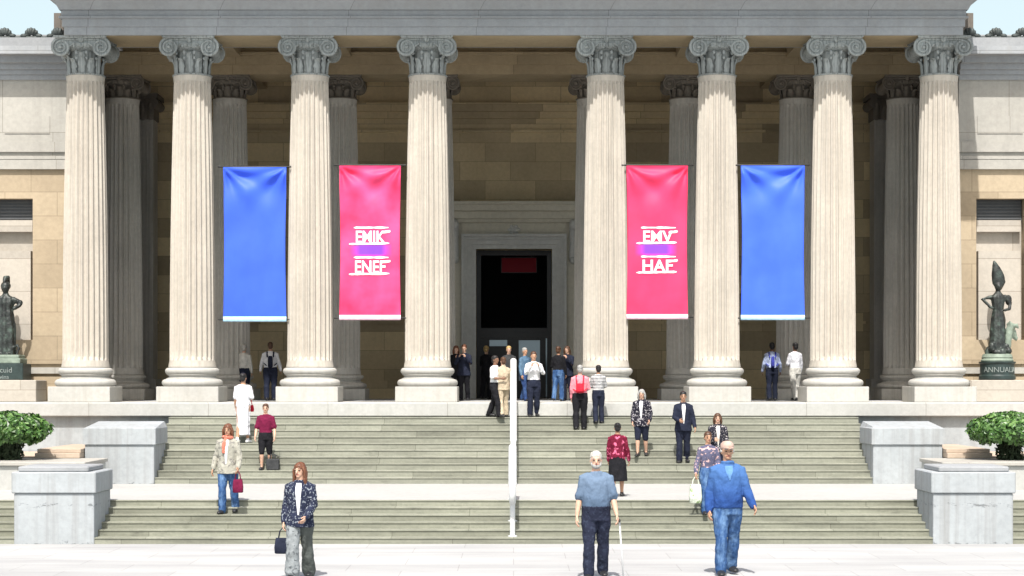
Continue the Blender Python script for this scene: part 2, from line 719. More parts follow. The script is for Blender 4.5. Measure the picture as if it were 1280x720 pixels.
def capital_mesh(z0, z1, rt, name, mat, neck=.5):
    H = z1 - z0
    m = MB()
    vr = min(.235, H * .3 if neck < .3 else H * .25)
    zv = z1 - .035 - vr
    zn = z0 + .05
    zt = zv - .02
    m.lathe([(rt * .8, z0 - .01), (rt + .03, z0), (rt + .045, z0 + .02), (rt + .03, z0 + .04), (rt - .085, zn), (rt - .09, zt - .06), (rt + .02, zt),
             (rt + .075, zt + .05), (rt + .085, zt + .09), (rt + .04, zt + .14), (rt - .1, zt + .18)], 48)
    if neck:
        lh = (zt - zn) * .98
        for k in range(12):
            a = 2 * PI * k / 12 - PI / 2
            leaf(m, a, rt - .04, zn, lh * (1 if k % 2 == 0 else .72), .17, .16)
        for k in range(12):
            a = 2 * PI * (k + .5) / 12 - PI / 2
            for dz, rr in ((.62, .032), (.85, .04)):
                m.ellipsoid(((rt + .03) * math.cos(a), (rt + .03) * math.sin(a), zn + lh * dz), (rr, rr, rr * 1.3), 8, 5)
    for k in range(20):       # egg moulding
        a = 2 * PI * k / 20 - PI / 2
        m.ellipsoid(((rt + .075) * math.cos(a), (rt + .075) * math.sin(a), zt + .06), (.04, .04, .055), 8, 6)
    vx = rt + .04
    yd = rt + .05
    for s in (-1, 1):
        prof = []
        rings = []
        for i in range(13):
            t = i / 12
            y = -yd + 2 * yd * t
            q = abs(2 * t - 1)
            rr = vr * (.70 + .22 * q ** 3)
            rings.append([(s * vx + rr * math.cos(2 * PI * j / 20), y, zv + rr * math.sin(2 * PI * j / 20)) for j in range(20)])
        m.rings(rings)
        for yy, out in ((-yd - .012, -1), (yd + .012, 1)):
            volute(m, s * vx, zv, vr, yy, s, out)
    # canalis joining the two scrolls, with rims
    m.box(-vx, vx, -yd + .01, yd - .01, zv + vr * .12, z1 - .05)
    for yy in (-yd - .012, yd + .012):
        m.tube([(-vx, yy, z1 - .075), (0, yy, z1 - .085), (vx, yy, z1 - .075)], [.026] * 3, 6, (0, 1, 0))
        pts = [(-vx + vr * .9, yy, zv + vr * .1), (-.18, yy, zv + vr * .42), (0, yy, zv + vr * .38), (.18, yy, zv + vr * .42), (vx - vr * .9, yy, zv + vr * .1)]
        m.tube(pts, [.022] * 5, 6, (0, 1, 0))
        m.ellipsoid((0, yy, z1 - .06), (.075, .06, .1), 10, 6)
    # abacus with concave sides
    pts = []
    ha = rt + .20
    for k in range(4):
        a0 = k * PI / 2
        c, s_ = math.cos(a0), math.sin(a0)
        for t in (-1, -.9, -.5, 0, .5, .9):
            d = ha - .07 * (1 - t * t)
            x, y = ha * t, -d
            pts.append((x * c - y * s_, x * s_ + y * c))
    n = len(pts)
    m.rings([[(x * .95, y * .95, z1 - .06) for x, y in pts], [(x, y, z1 - .035) for x, y in pts], [(x, y, z1) for x, y in pts]])
    me = m.mesh(name, True, 40)
    me.materials.append(mat)
    return me


COLX = [10.68, 8.02, 5.08, 2.2]
ZC = 9.05
me_shaft = shaft_mesh(.87, 8.11, .565, .455, 'column', M['column'])
me_base = base_mesh(.87, .55, .765, 'base', M['plinth'])
me_cap = capital_mesh(8.11, ZC, .455, 'capital', M['capital'])
me_shaft2 = shaft_mesh(.72, 8.42, .565, .46, 'column', M['column_back'])
me_base2 = base_mesh(.72, .55, .765, 'base', M['column_back'])
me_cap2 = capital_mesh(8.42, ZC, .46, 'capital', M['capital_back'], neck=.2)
xf = [-10.7, -8.03, -5.09, -2.15, 2.3, 5.08, 7.98, 10.63]
xb = [-11.0, -7.98, -4.88, -2.2, 2.25, 4.86, 7.95, 10.97]
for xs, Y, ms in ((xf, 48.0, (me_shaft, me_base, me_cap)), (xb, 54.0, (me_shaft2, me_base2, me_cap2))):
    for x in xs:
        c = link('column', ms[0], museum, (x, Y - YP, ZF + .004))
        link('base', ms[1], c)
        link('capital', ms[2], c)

# --- portico entablature: beams, frieze, cornice, pediment
Z0 = ZF + .004 + ZC          # underside of architrave
YB = 60.0


def ring_course(lst, z0, z1, d):
    """course projecting d in front of the architrave face and at the flanks"""
    yf = 47.32 - d
    xh = 11.08 + d
    lst.append((-xh, xh, yf, 49.1, z0, z1))
    lst.append((-xh, -10.1, 49.1, 49.6, z0, z1))
    lst.append((10.1, xh, 49.1, 49.6, z0, z1))


arch = []
ring_course(arch, Z0, Z0 + .2, 0)
ring_course(arch, Z0 + .2, Z0 + .40, .04)
ring_course(arch, Z0 + .40, Z0 + .445, .11)
entab = mboxes('entablature', M['entab'], arch)
fr = []
ring_course(fr, Z0 + .445, Z0 + .6, .06)
mpart(boxes('frieze', M['entab'], None, fr))
m = MB()
for (za, da), (zb_, db) in (((.6, .1), (.66, .13)), ((.66, .13), (.78, .2)), ((.78, .2), (.86, .3)), ((.86, .3), (1.02, .36))):
    q = []
    for dz, d in ((za, da), (zb_, db)):
        xh = 11.08 + d
        q.append([(-xh, 47.32 - d, Z0 + dz), (xh, 47.32 - d, Z0 + dz), (xh, 49.6, Z0 + dz), (-xh, 49.6, Z0 + dz)])
    m.rings(q, False, False)
mpart(m.build('bed_moulding', M['entab']))
mboxes('cornice', M['entab'], [(-11.62, 11.62, 45.95, 60, Z0 + 1.02, Z0 + 1.35), (-11.7, 11.7, 45.85, 60, Z0 + 1.35, Z0 + 1.5)])
m = MB()
zb = Z0 + 1.5
tri = [(-11.6, zb), (11.6, zb), (0, zb + 2.7)]
m.rings([[(x, 47.3, z) for x, z in tri], [(x, 60, z) for x, z in tri]])
mpart(m.build('pediment', M['entab']))
for s in (-1, 1):
    m = MB()
    q = [(s * 11.7, zb + .004), (s * 11.7, zb + .3), (0, zb + 3.25), (0, zb + 2.71)]
    if s > 0:
        q = q[::-1]
    m.rings([[(x, 45.84, z) for x, z in q], [(x, 60.1, z) for x, z in q]])
    mpart(m.build('raking_cornice', M['entab']))
mboxes('architrave_soffit', M['soffit'], [(-11.0, 11.0, 47.42, 49.0, Z0 - .006, Z0 - .001)])
# inner beams and ceiling
ib = []
ib.append((-11.5, 11.5, 53.3, 54.7, Z0, Z0 + .25))
ib.append((-11.5, 11.5, 53.2, 54.8, Z0 + .25, Z0 + .5))
ib.append((-11.5, 11.5, 53.02, 54.98, Z0 + .5, Z0 + .57))
ib.append((-11.5, 11.5, 53.26, 54.74, Z0 + .57, Z0 + 1.0))
ib.append((-11.5, 11.5, 49.1, 49.18, Z0 + .28, Z0 + 1.0))
ib.append((-11.5, 11.5, 49.1, 49.3, Z0 + .5, Z0 + .6))
for x in (-8, -4.95, -2.2, 2.2, 4.95, 8):
    ib.append((x - .45, x + .45, 49.3, 53.2, Z0 + .45, Z0 + 1.0))
    ib.append((x - .45, x + .45, 54.8, 58.9, Z0 + .45, Z0 + 1.0))
mpart(boxes('ceiling_beam', M['soffit'], None, ib))
mboxes('portico_ceiling', M['ceiling'], [(-11.5, 11.5, 49.0, 60, Z0 + 1.0, Z0 + 1.015)])

# --- back wall with doorway
DX0, DX1, DZ = -1.155, 1.18, 7.15
YW = 59.0
mboxes('portico_wall', M['backwall'], [(-11.6, DX0, YW, 60, ZF - .2, Z0 + 1), (DX1, 11.6, YW, 60, ZF - .2, Z0 + 1), (DX0, DX1, YW, 60, DZ, Z0 + 1)])
mboxes('wall_cornice', M['backwall'], [(-11.4, 11.4, YW - .22, YW, 11.35, 11.62), (-11.4, 11.4, YW - .12, YW, 11.15, 11.348),
                                       (-11.4, 11.4, YW - .09, YW, 10.72, 10.80), (-11.4, -2.2, YW - .07, YW, 4.85, 4.93), (2.2, 11.4, YW - .07, YW, 4.85, 4.93),
                                       (-11.4, -2.2, YW - .12, YW, ZF, 3.1), (2.2, 11.4, YW - .12, YW, ZF, 3.1)])
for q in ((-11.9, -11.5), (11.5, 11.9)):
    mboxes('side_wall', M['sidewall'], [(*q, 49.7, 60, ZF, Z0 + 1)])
for s in (-1, 1):       # pilasters where side wall meets back wall
    x = s * 11.12
    p = mboxes('pilaster', M['column_back'], [(x - .42, x + .42, 57.0, 57.7, ZF + .6, 10.85)] +
               [(x - .42 + .105 * k, x - .37 + .105 * k, 56.96, 57.0, ZF + .7, 10.8) for k in range(8)])
    q = boxes('base', M['column_back'], p, [(x - .6, x + .6, 56.8, 57.9, ZF, ZF + .35), (x - .52, x + .52, 56.88, 57.8, ZF + .35, ZF + .6)])
    m = MB()
    m.box(x - .45, x + .45, 56.95, 57.75, 10.85, 11.25)
    m.box(x - .58, x + .58, 56.82, 57.88, 11.46, Z0)
    for k in range(4):
        leaf_x = x - .36 + .24 * k
        m.tube([(leaf_x, 56.95, 10.87), (leaf_x, 56.9, 11.1), (leaf_x, 56.78, 11.3)], [(.1, .04), (.09, .04), (.05, .03)], 8)
    for sx in (-1, 1):
        m.tube([(x + sx * .45, 56.8, 11.33), (x + sx * .45, 57.9, 11.33)], [.15, .15], 14, (1, 0, 0), False)
    m.box(x - .5, x + .5, 56.9, 57.8, 11.25, 11.46)
    m.build('capital', M['capital_back'], q.parent, True, 40)

# --- door surround
ds = []
for w, d, z in ((.13, .10, .13), (.28, .16, .28), (.44, .22, .5)):
    pass
outer = 0
lay = [(0, .13, .08), (.13, .27, .16), (.27, .36, .24), (.36, .44, .34)]
for a, c, d in lay:
    ds += [(DX0 - c, DX0 - a, YW - d, YW, ZF, DZ + c), (DX1 + a, DX1 + c, YW - d, YW, ZF, DZ + c), (DX0 - a, DX1 + a, YW - d, YW, DZ + a, DZ + c)]
surround = mboxes('door_surround', M['doorframe'], ds)
ox0, ox1 = DX0 - .44, DX1 + .44
cor = [(ox0 - .5, ox0, YW - .08, YW, ZF, 8.28), (ox1, ox1 + .5, YW - .08, YW, ZF, 8.28), (ox0, ox1, YW - .12, YW, DZ + .44, 7.95),
       (ox0 - .35, ox1 + .35, YW - .26, YW, 7.95, 8.06), (ox0 - .4, ox1 + .4, YW - .36, YW, 8.06, 8.28),
       (ox0 - .5, ox1 + .5, YW - .55, YW, 8.28, 8.46), (ox0 - .58, ox1 + .58, YW - .63, YW, 8.46, 8.56)]
c = boxes('door_cornice', M['doorcornice'], None, [(a, b_, c_ - YP, d - YP, e, f) for a, b_, c_, d, e, f in cor])
c.parent = surround
c.location.y = YP - YP
# surround keeps origin at the museum's: its children use museum coordinates
surround_off = surround.location.y
c.location.y = -surround_off - YP + YP
c.data.transform(Matrix.Translation((0, YP, 0)))
c.location.y = 0
for sx in (ox0 - .2, ox1 + .2):
    m = MB()
    pts = [(sx, YW - .1, 6.75), (sx, YW - .16, 6.9), (sx, YW - .14, 7.3), (sx, YW - .22, 7.7), (sx, YW - .4, 7.92)]
    m.tube(pts, [(.1, .06), (.12, .1), (.1, .07), (.12, .12), (.12, .12)], 10)
    m.ellipsoid((sx, YW - .46, 7.85), (.13, .14, .16))
    m.ellipsoid((sx, YW - .2, 6.8), (.11, .1, .11))
    m.build('console', M['doorframe'], surround, True)
m = MB()
m.ellipsoid((.01, YW - .14, 7.73), (.13, .06, .1))
for k in range(6):
    a = k * PI / 3
    m.ellipsoid((.01 + .14 * math.cos(a), YW - .14, 7.73 + .11 * math.sin(a)), (.06, .05, .05))
m.build('rosette', M['doorframe'], surround, True)

# --- doors and dark vestibule
door = mboxes('door', M['bronze'], [(DX0, DX0 + .14, 59.7, 59.85, ZF + .003, DZ), (DX1 - .14, DX1, 59.7, 59.85, ZF + .003, DZ),
                                    (DX0 + .14, DX1 - .14, 59.68, 59.87, 4.42, 4.74), (DX0 + .14, DX1 - .14, 59.7, 59.85, 7.0, DZ),
                                    (-.06, .09, 59.7, 59.85, ZF + .003, 4.42),
                                    (DX0 + .14, -.06, 59.72, 59.82, ZF + .003, 3.5), (DX0 + .14, -.75, 59.72, 59.82, 3.5, 4.42),
                                    (-.2, -.06, 59.72, 59.82, 3.5, 4.42), (-.75, -.2, 59.72, 59.82, 3.5, 4.18), (-.75, -.2, 59.72, 59.82, 4.37, 4.42),
                                    (.09, .16, 59.72, 59.82, ZF + .003, 4.42), (.82, 1.0, 59.72, 59.82, ZF + .003, 4.42), (.16, .82, 59.72, 59.82, ZF + .003, 3.1),
                                    (.16, .82, 59.72, 59.82, 4.36, 4.42)])
boxes('glass_pane', M['glass'], door, [(.16, .82, 59.76, 59.78, 3.1, 4.36)])
boxes('glass_pane', M['glass'], door, [(-.75, -.2, 59.76, 59.78, 4.18, 4.37)])
boxes('glass_pane', M['glass'], door, [(1.0, 1.04, 59.76, 59.78, 2.6, 4.42)])
for x in (-.14, .125):
    m = MB()
    m.tube([(x, 59.7, 3.3), (x, 59.64, 3.34), (x, 59.64, 3.8), (x, 59.7, 3.84)], [.016] * 4, 8)
    m.build('handle', M['iron'], door, True)
mboxes('vestibule', M['room'], [(-3, 3, 66, 66.1, 2.3, 8.0), (-3.1, -3, 60.01, 66, 2.3, 8), (3, 3.1, 60.01, 66, 2.3, 8), (-3, 3, 60.01, 66, 7.9, 8), (-3, 3, 63.0, 66, 2.3, 2.5)])
boxes('red_sign', M['red_sign'], door, [(-.38, .72, 61.0, 61.05, 6.55, 7.0)])
boxes('sign_frame', M['bronze'], door, [(-.40, .74, 61.051, 61.08, 6.53, 7.03)])
for q in (-.3, .57):
    boxes('sign_hanger', M['bronze'], door, [(q, q + .03, 61.0, 61.03, 7.03, 7.9)])

# --- wings
YWG = 49.6


def wing(s, n0, n1, blk):
    xi, xo = 11.5, 30

    def B(z0, z1, p, a=xi, c=xo, y1=None):
        x0, x1 = (s * c, s * a) if s < 0 else (a, c)
        return (x0, x1, YWG - p, y1 or YWG + 1.2, z0, z1)
    st = [B(2.5, 3.19, .05), B(3.19, 3.27, -.05), B(3.43, 3.52, -.05)]
    w = mboxes('wing_wall', M['wing'], [B(3.52, 4.14, .012), B(7.79, 8.54, .0 + .012), B(4.14, 7.79, .012, xi, n0), B(4.14, 7.79, .012, n1, xo)] + st)
    mboxes('niche', M['niche'], [B(4.14, 7.79, -.40, n0, n1), B(4.14, 6.45, -.13, n0 + .09, n1 - .09), B(6.95, 7.25, -.2, n0 + .06, n1 - .06)])
    mboxes('niche_shade_panel', M['slate'], [B(7.23, 7.785, -.30, n0 + .02, n1 - .02)] + [B(7.28 + .085 * k, 7.315 + .085 * k, -.27, n0 + .05, n1 - .05) for k in range(6)])  # dark slatted slab added to paint the shade in the niche top
    mboxes('string_course', M['trim'], [B(3.27, 3.43, .07), B(8.54, 8.78, .11), B(8.80, 8.885, .085), B(8.78, 8.80, .05), B(8.885, 8.99, -.01), B(8.99, 9.25, .06)])
    fz = [B(9.25, 10.85, 0)]
    # raised blank tablet on the frieze
    fz.append(B(9.47, 9.92, .015, abs(wx(5, 49.6)) - .0 if s < 0 else 12.1, 0 + 13.3) if False else B(9.47, 9.92, .02, 11.98, 13.15))
    mboxes('frieze', M['trim'], fz)
    mboxes('cornice', M['entab'], [B(10.85, 10.98, .06), B(10.98, 11.1, .12), B(11.1, 11.25, .2), B(11.25, 11.42, .36), B(11.42, 11.62, .68, y1=60)])
    mboxes('parapet', M['block_grey'], [B(11.62, 11.9, .3, y1=60)])
    roof = mboxes('roof', M['entab'], [B(11.9, 12.06, -.2, y1=60)])
    for k in range(9):
        x = s * (11.75 + .68 * k)
        m = MB()
        for j in range(7):
            a = R(-72 + 24 * j)
            L = .13 + .04 * math.cos(a)
            rot = Matrix.Rotation(a, 3, 'Y')
            cpt = rot @ Vector((0, 0, L * .62))
            m.ellipsoid((x + cpt.x * 1.25, YWG - .12 + .03 * math.cos(j), 11.98 + cpt.z), (.065, .06, L * .6), 8, 6, rot)
        for sx in (-1, 1):
            m.ellipsoid((x + sx * .2, YWG - .12, 11.97), (.09, .07, .06), 8, 6)
        m.tube([(x - .34, YWG - .12, 11.93), (x + .34, YWG - .12, 11.93)], [.035, .035], 6, (0, 0, 1))
        o = m.build('antefix', M['antefix'], roof, True)
    a, c = blk
    x0, x1 = min(a, c), max(a, c)
    mboxes('wing_plinth', M['niche'], [(x0, x1, 48.45, YWG - .051, ZF, 3.1)], .015)


wing(-1, 12.42, 13.70, (-12.05, -30))
wing(1, 11.95, 13.22, (11.52, 30))
for q in ((-30, -11.95), (11.95, 30)):
    mboxes('wing_block', M['wing'], [(*q, 51, 60, 0, 11.4)])

# ------------------------------------------------------------------ stair blocks, terrace walls
for s in (-1, 1):
    side = 'left' if s < 0 else 'right'
    nb = 'near' if s < 0 else 'far'

    def S(x0, x1, y0, y1, z0, z1):
        return (min(s * x0, s * x1), max(s * x0, s * x1), y0, y1, z0, z1)
    # block beside the lower flight
    r = empty('stair_block', (s * 8.6, 36.7, 0))
    tag(r, f'low pale granite stair block with grey top slab, {side} end of lower steps', 'stair block', 'granite blocks flanking the steps')
    L = Matrix.Translation((-s * 8.6, -36.7, 0))
    for nm, mt, bx, bv in (('body', M['block'], [S(7.86, 9.36, 35.97, 37.42, -.05, .948)], .012),
                           ('cap', M['block'], [S(7.82, 9.40, 35.93, 37.46, .952, 1.35)], .018),
                           ('top_slab', M['block_grey'], [S(7.98, 9.3, 36.03, 37.36, 1.35, 1.45)], .02)):
        o = boxes(nm, mt, None, bx, bv)
        o.data.transform(L)
        o.parent = r
    r = empty('stair_block', (s * 8.9, 44.3, ZL))
    tag(r, f'upper pale granite stair block below the {"left" if s < 0 else "right"} end columns', 'stair block', 'granite blocks flanking the steps')
    L = Matrix.Translation((-s * 8.9, -44.3, -ZL))
    o = boxes('body', M['block'], None, [S(8.15, 9.72, 43.52, 44.95, ZL - .05, 1.627)], .012)
    o.data.transform(L)
    o.parent = r
    m = MB()
    x0, x1 = sorted((s * 8.11, s * 9.76))
    m.rings([[(x0, 43.48, 1.63), (x1, 43.48, 1.63), (x1, 44.99, 1.63), (x0, 44.99, 1.63)],
             [(x0, 43.48, 1.99), (x1, 43.48, 1.99), (x1, 44.99, 1.99), (x0, 44.99, 1.99)],
             [(x0 + .06, 43.58, 2.02), (x1 - .06, 43.58, 2.02), (x1 - .06, 44.9, 2.13), (x0 + .06, 44.9, 2.13)]])
    o = m.build('cap', M['block'])
    o.data.transform(L)
    o.parent = r
    # terrace wall with coping and a sandstone ledge behind
    r = empty('terrace_wall', (s * 12, 41, ZL))
    tag(r, f'low pale terrace wall with sandstone ledge under the {side} round bush', 'wall', 'low terrace walls beside the steps')
    L = Matrix.Translation((-s * 12, -41, -ZL))
    for nm, mt, bx in (('wall', M['podium'], [S(9.2, 24, 41.05, 43.3, ZL - .1, 1.25)]), ('coping', M['trim'], [S(9.15, 24, 40.98, 43.3, 1.252, 1.33)]),
                       ('ledge', M['ledge'], [S(9.74, 10.75, 43.1, 46.7, 1.335, 1.45), S(9.74, 10.72, 43.2, 46.7, 1.45, 1.54), S(10.75, 24, 43.302, 46.7, 1.0, 1.36)])):
        o = boxes(nm, mt, None, bx, .01)
        o.data.transform(L)
        o.parent = r


# ------------------------------------------------------------------ bushes
def bush(x, y, z, rx, rz_, label, seed):
    rnd = random.Random(seed)
    r = empty('bush', (x, y, z))
    tag(r, label, 'bush', 'clipped round bushes on the terrace walls')
    m = MB()
    zc = .32 + rz_ * .55
    n = 0
    while n < 5600:
        d = Vector((rnd.gauss(0, 1), rnd.gauss(0, 1), rnd.gauss(0, 1)))
        if d.length < .1:
            continue
        d.normalize()
        if d.z < -.8:
            continue
        lump = 1 + (0 if d.z > -.1 else .0) + .17 * mnoise.noise(d * 2.6 + Vector((seed, 0, 0))) + .13 * mnoise.noise(d * 6 + Vector((seed, 3, 0)))
        k = (1 - rnd.random() ** 2.2 * .5) * lump
        p = Vector((d.x * rx * k, d.y * rx * .95 * k, zc + d.z * rz_ * k * (.62 if d.z > 0 else .62)))
        nrm = (d + Vector((rnd.uniform(-1, 1), rnd.uniform(-1, 1), rnd.uniform(-.6, 1.2))) * .75).normalized()
        u = nrm.cross(Vector((rnd.uniform(-1, 1), rnd.uniform(-1, 1), rnd.uniform(-1, 1)))).normalized()
        w = nrm.cross(u)
        L = rnd.uniform(.045, .085)
        W = L * rnd.uniform(.42, .6)
        fold = nrm * W * .25
        m.add([p - u * L, p + w * W + fold - u * L * .1, p + u * L, p - w * W + fold - u * L * .1], [(0, 1, 2), (0, 2, 3)])
        n += 1
    m.build('foliage', M['leaf'], r)
    m = MB()
    for k in range(9):
        a = k * 2.4
        q = .12 + .05 * (k % 3)
        m.tube([(q * .7 * math.cos(a), q * .7 * math.sin(a), 0), (q * math.cos(a), q * math.sin(a), .2), (rx * .3 * math.cos(a), rx * .3 * math.sin(a), zc + .1)], [.035, .03, .012], 6)
    m.build('stem', M['stem'], r, True)
    m = MB()
    n = 0
    while n < 900:
        a = rnd.uniform(0, 2 * PI)
        q = rnd.uniform(.05, .3)
        p = Vector((q * math.cos(a), q * math.sin(a), rnd.uniform(.0, .36)))
        u = Vector((rnd.uniform(-1, 1), rnd.uniform(-1, 1), rnd.uniform(-1, 1))).normalized()
        w = u.orthogonal().normalized()
        m.add([p - u * .05, p + w * .03, p + u * .05, p - w * .03], [(0, 1, 2, 3)])
        n += 1
    m.build('lower_leaves', M['stem'], r)
    return r


bush(wx(12, 42.3), 42.3, 1.33, .84, .62, 'round glossy green bush on the terrace wall below the left bronze statue', 3)
bush(wx(1262, 42.3), 42.3, 1.33, .88, .62, 'round glossy green bush on the terrace wall below the plumed right statue', 11)

# ------------------------------------------------------------------ remesh jobs (organic figures)
JOBS = []
TEX = bpy.data.textures.new('folds', 'CLOUDS')
TEX.noise_scale = .11
TEX2 = bpy.data.textures.new('locks', 'CLOUDS')
TEX2.noise_scale = .035


def organic(mb, name, mat, parent, voxel=.012, smooth=4, disp=0, tex=None, after=None):
    me = mb.mesh(name)
    me.materials.append(mat)
    o = link(name, me, parent)
    md = o.modifiers.new('r', 'REMESH')
    md.mode = 'VOXEL'
    md.voxel_size = voxel
    md.use_smooth_shade = True
    if smooth:
        s = o.modifiers.new('s', 'SMOOTH')
        s.iterations = smooth
        s.factor = .5
    if disp:
        d = o.modifiers.new('d', 'DISPLACE')
        d.texture = tex or TEX
        d.strength = disp
        d.mid_level = .5
        d.texture_coords = 'LOCAL'
    JOBS.append((o, mat, after))
    return o


# ------------------------------------------------------------------ statues
def statue(kind, x, y, z, label):
    r = empty('statue', (x, y, z))
    tag(r, label, 'statue', 'bronze statues in front of the wing niches')
    m = MB()
    if kind == 'plume':
        zb = .66
        # drum pedestal
        d = MB()
        d.lathe([(.40, 0), (.46, .02), (.46, .10), (.43, .14), (.43, .40), (.46, .44), (.46, .47), (.3, .47)], 40)
        d.build('drum', M['drum'], r, True, 35)
        d = MB()
        d.lathe([(.40, .47), (.41, .50), (.38, .55), (.39, .58), (.36, .66), (.3, .67)], 40)
        d.build('disc', M['pale_bronze'], r, True, 35)
        vs, fs = text_mesh('ANNUALIA', .19, .006)
        d = MB()
        vv = []
        for (a, h, t) in vs:
            th = a / .44
            rr = .437 + t
            vv.append((rr * math.sin(th), -rr * math.cos(th), .2 + h))
        d.add(vv, fs)
        d.build('lettering', M['drum_text'], r)
        # foliage mound
        rnd = random.Random(5)
        for k in range(26):
            a = rnd.uniform(0, 2 * PI)
            q = rnd.uniform(.08, .3)
            m.ellipsoid((q * math.cos(a), q * math.sin(a), zb + .02 + rnd.uniform(0, .26) * (1 - q)), (.09, .09, rnd.uniform(.07, .14)), 8, 6)
        # robed body
        rings = []
        for zz, rx, ry, ox in ((zb, .24, .2, 0), (zb + .25, .21, .19, 0), (zb + .6, .19, .17, .01), (zb + .9, .18, .15, .02), (zb + 1.12, .135, .12, .02), (zb + 1.3, .16, .13, .02), (zb + 1.45, .19, .12, .02), (zb + 1.53, .12, .1, .02), (zb + 1.6, .06, .06, .02), (zb + 1.66, .055, .06, .02)):
            rings.append([(ox + rx * math.cos(2 * PI * j / 48) * (1 + .07 * math.sin(9 * 2 * PI * j / 48 + zz * 2)), ry * math.sin(2 * PI * j / 48) * (1 + .07 * math.sin(9 * 2 * PI * j / 48 + zz * 2)), zz) for j in range(48)])
        m.rings(rings)
        m.ellipsoid((.02, -.02, zb + 1.72), (.085, .1, .11))
        m.ellipsoid((.02, -.12, zb + 1.72), (.018, .025, .025), 8, 6)
        # tall pointed plume
        m.tube([(.05, .02, zb + 1.7), (.05, .02, zb + 1.82), (.03, .02, zb + 1.97), (-.01, .02, zb + 2.13), (-.05, .02, zb + 2.28), (-.075, .02, zb + 2.38)], [(.10, .08), (.17, .09), (.17, .09), (.13, .08), (.075, .05), (.02, .02)], 14)
        # arms akimbo
        m.tube([(-.16, 0, zb + 1.45), (-.38, .0, zb + 1.4), (-.2, -.1, zb + 1.2)], [.06, .05, .04], 10)
        m.tube([(-.2, -.1, zb + 1.2), (-.13, -.13, zb + 1.17)], [.04, .03], 8)
        m.tube([(.2, 0, zb + 1.46), (.33, .0, zb + 1.3), (.3, -.06, zb + 1.15), (.16, -.14, zb + 1.12)], [.065, .055, .045, .04], 10)
        m.ellipsoid((.3, .05, zb + 1.38), (.09, .08, .14))
        organic(m, 'figure', M['verdigris'], r, .018, 3, .02)
        # eagle like drape at its side
        e = MB()
        e.tube([(.22, -.02, zb + .0), (.27, -.04, zb + .35), (.3, -.04, zb + .62), (.36, -.05, zb + .78), (.46, -.06, zb + .74), (.53, -.06, zb + .66)], [.10, .09, .10, .10, .07, .02], 12)
        for k in range(5):
            e.tube([(.28 + .03 * k, .0, zb + .78 - .02 * k), (.36 + .035 * k, .04, zb + .6 - .05 * k), (.38 + .03 * k, .06, zb + .42 - .02 * k)], [(.05, .03), (.045, .03), (.015, .015)], 8)
        organic(e, 'eagle', M['pale_bronze'], r, .018, 2, .02)
    else:
        zb = .62
        boxes('pedestal', M['drum'], r, [(-.55, .55, -.42, .42, 0, .42)], .015)
        boxes('slab', M['pale_bronze'], r, [(-.46, .46, -.36, .36, .421, .55), (-.42, .42, -.33, .33, .551, .64)], .015)
        d = MB()
        for txt, hz_, sz in (('Arcuid', .19, .19), ('Mvina', .03, .15)):
            vs, fs = text_mesh(txt, sz, .006)
            d.add([(a + .02, -.424 - t, h + hz_) for a, h, t in vs], [tuple(reversed(f)) for f in fs])
        d.build('lettering', M['drum_text'], r)
        rings = []
        for zz, rx, ry in ((zb, .26, .2), (zb + .3, .25, .19), (zb + .7, .25, .18), (zb + 1.0, .21, .16), (zb + 1.2, .18, .14), (zb + 1.36, .23, .15), (zb + 1.48, .2, .12), (zb + 1.55, .09, .08), (zb + 1.62, .065, .065)):
            rings.append([(rx * math.cos(2 * PI * j / 48) * (1 + .09 * math.sin(8 * 2 * PI * j / 48 + zz)), ry * math.sin(2 * PI * j / 48) * (1 + .09 * math.sin(8 * 2 * PI * j / 48 + zz)), zz) for j in range(48)])
        m.rings(rings)
        m.ellipsoid((0, -.02, zb + 1.72), (.1, .115, .13))
        m.ellipsoid((0, -.135, zb + 1.72), (.02, .025, .03), 8, 6)
        # crested helmet
        m.ellipsoid((0, .02, zb + 1.78), (.13, .15, .12))
        m.tube([(-.02, -.08, zb + 1.88), (0, 0, zb + 1.98), (.03, .08, zb + 2.0), (.05, .16, zb + 1.85)], [.04, .07, .07, .03], 10)
        for s in (-1, 1):
            m.tube([(s * .2, 0, zb + 1.43), (s * .34, .02, zb + 1.36), (s * .37, -.06, zb + 1.28), (s * .26, -.17, zb + 1.2)], [.08, .07, .06, .05], 10)
            m.ellipsoid((s * .38, -.03, zb + 1.34), (.07, .07, .08))
        m.tube([(.33, -.2, zb), (.38, -.16, zb + .2), (.34, -.12, zb + .26), (.2, -.1, zb + .2)], [.025, .04, .05, .05], 8)
        m.tube([(-.3, -.2, zb), (-.34, -.2, zb + .5)], [.05, .06], 8)
        for s in (-1, 1):
            m.tube([(s * .1, -.12, zb + .03), (s * .12, -.26, zb + .02)], [.05, .035], 8)
        organic(m, 'figure', M['verdigris'], r, .018, 3, .025)
    return r


statue('plume', wx(1246.5, 48.95), 48.95, 3.1, 'dark bronze robed figure with a tall pointed plume on a lettered round drum')
statue('helmet', wx(7, 48.95), 48.95, 3.1, 'dark bronze robed figure in a crested helmet on a square lettered pedestal')

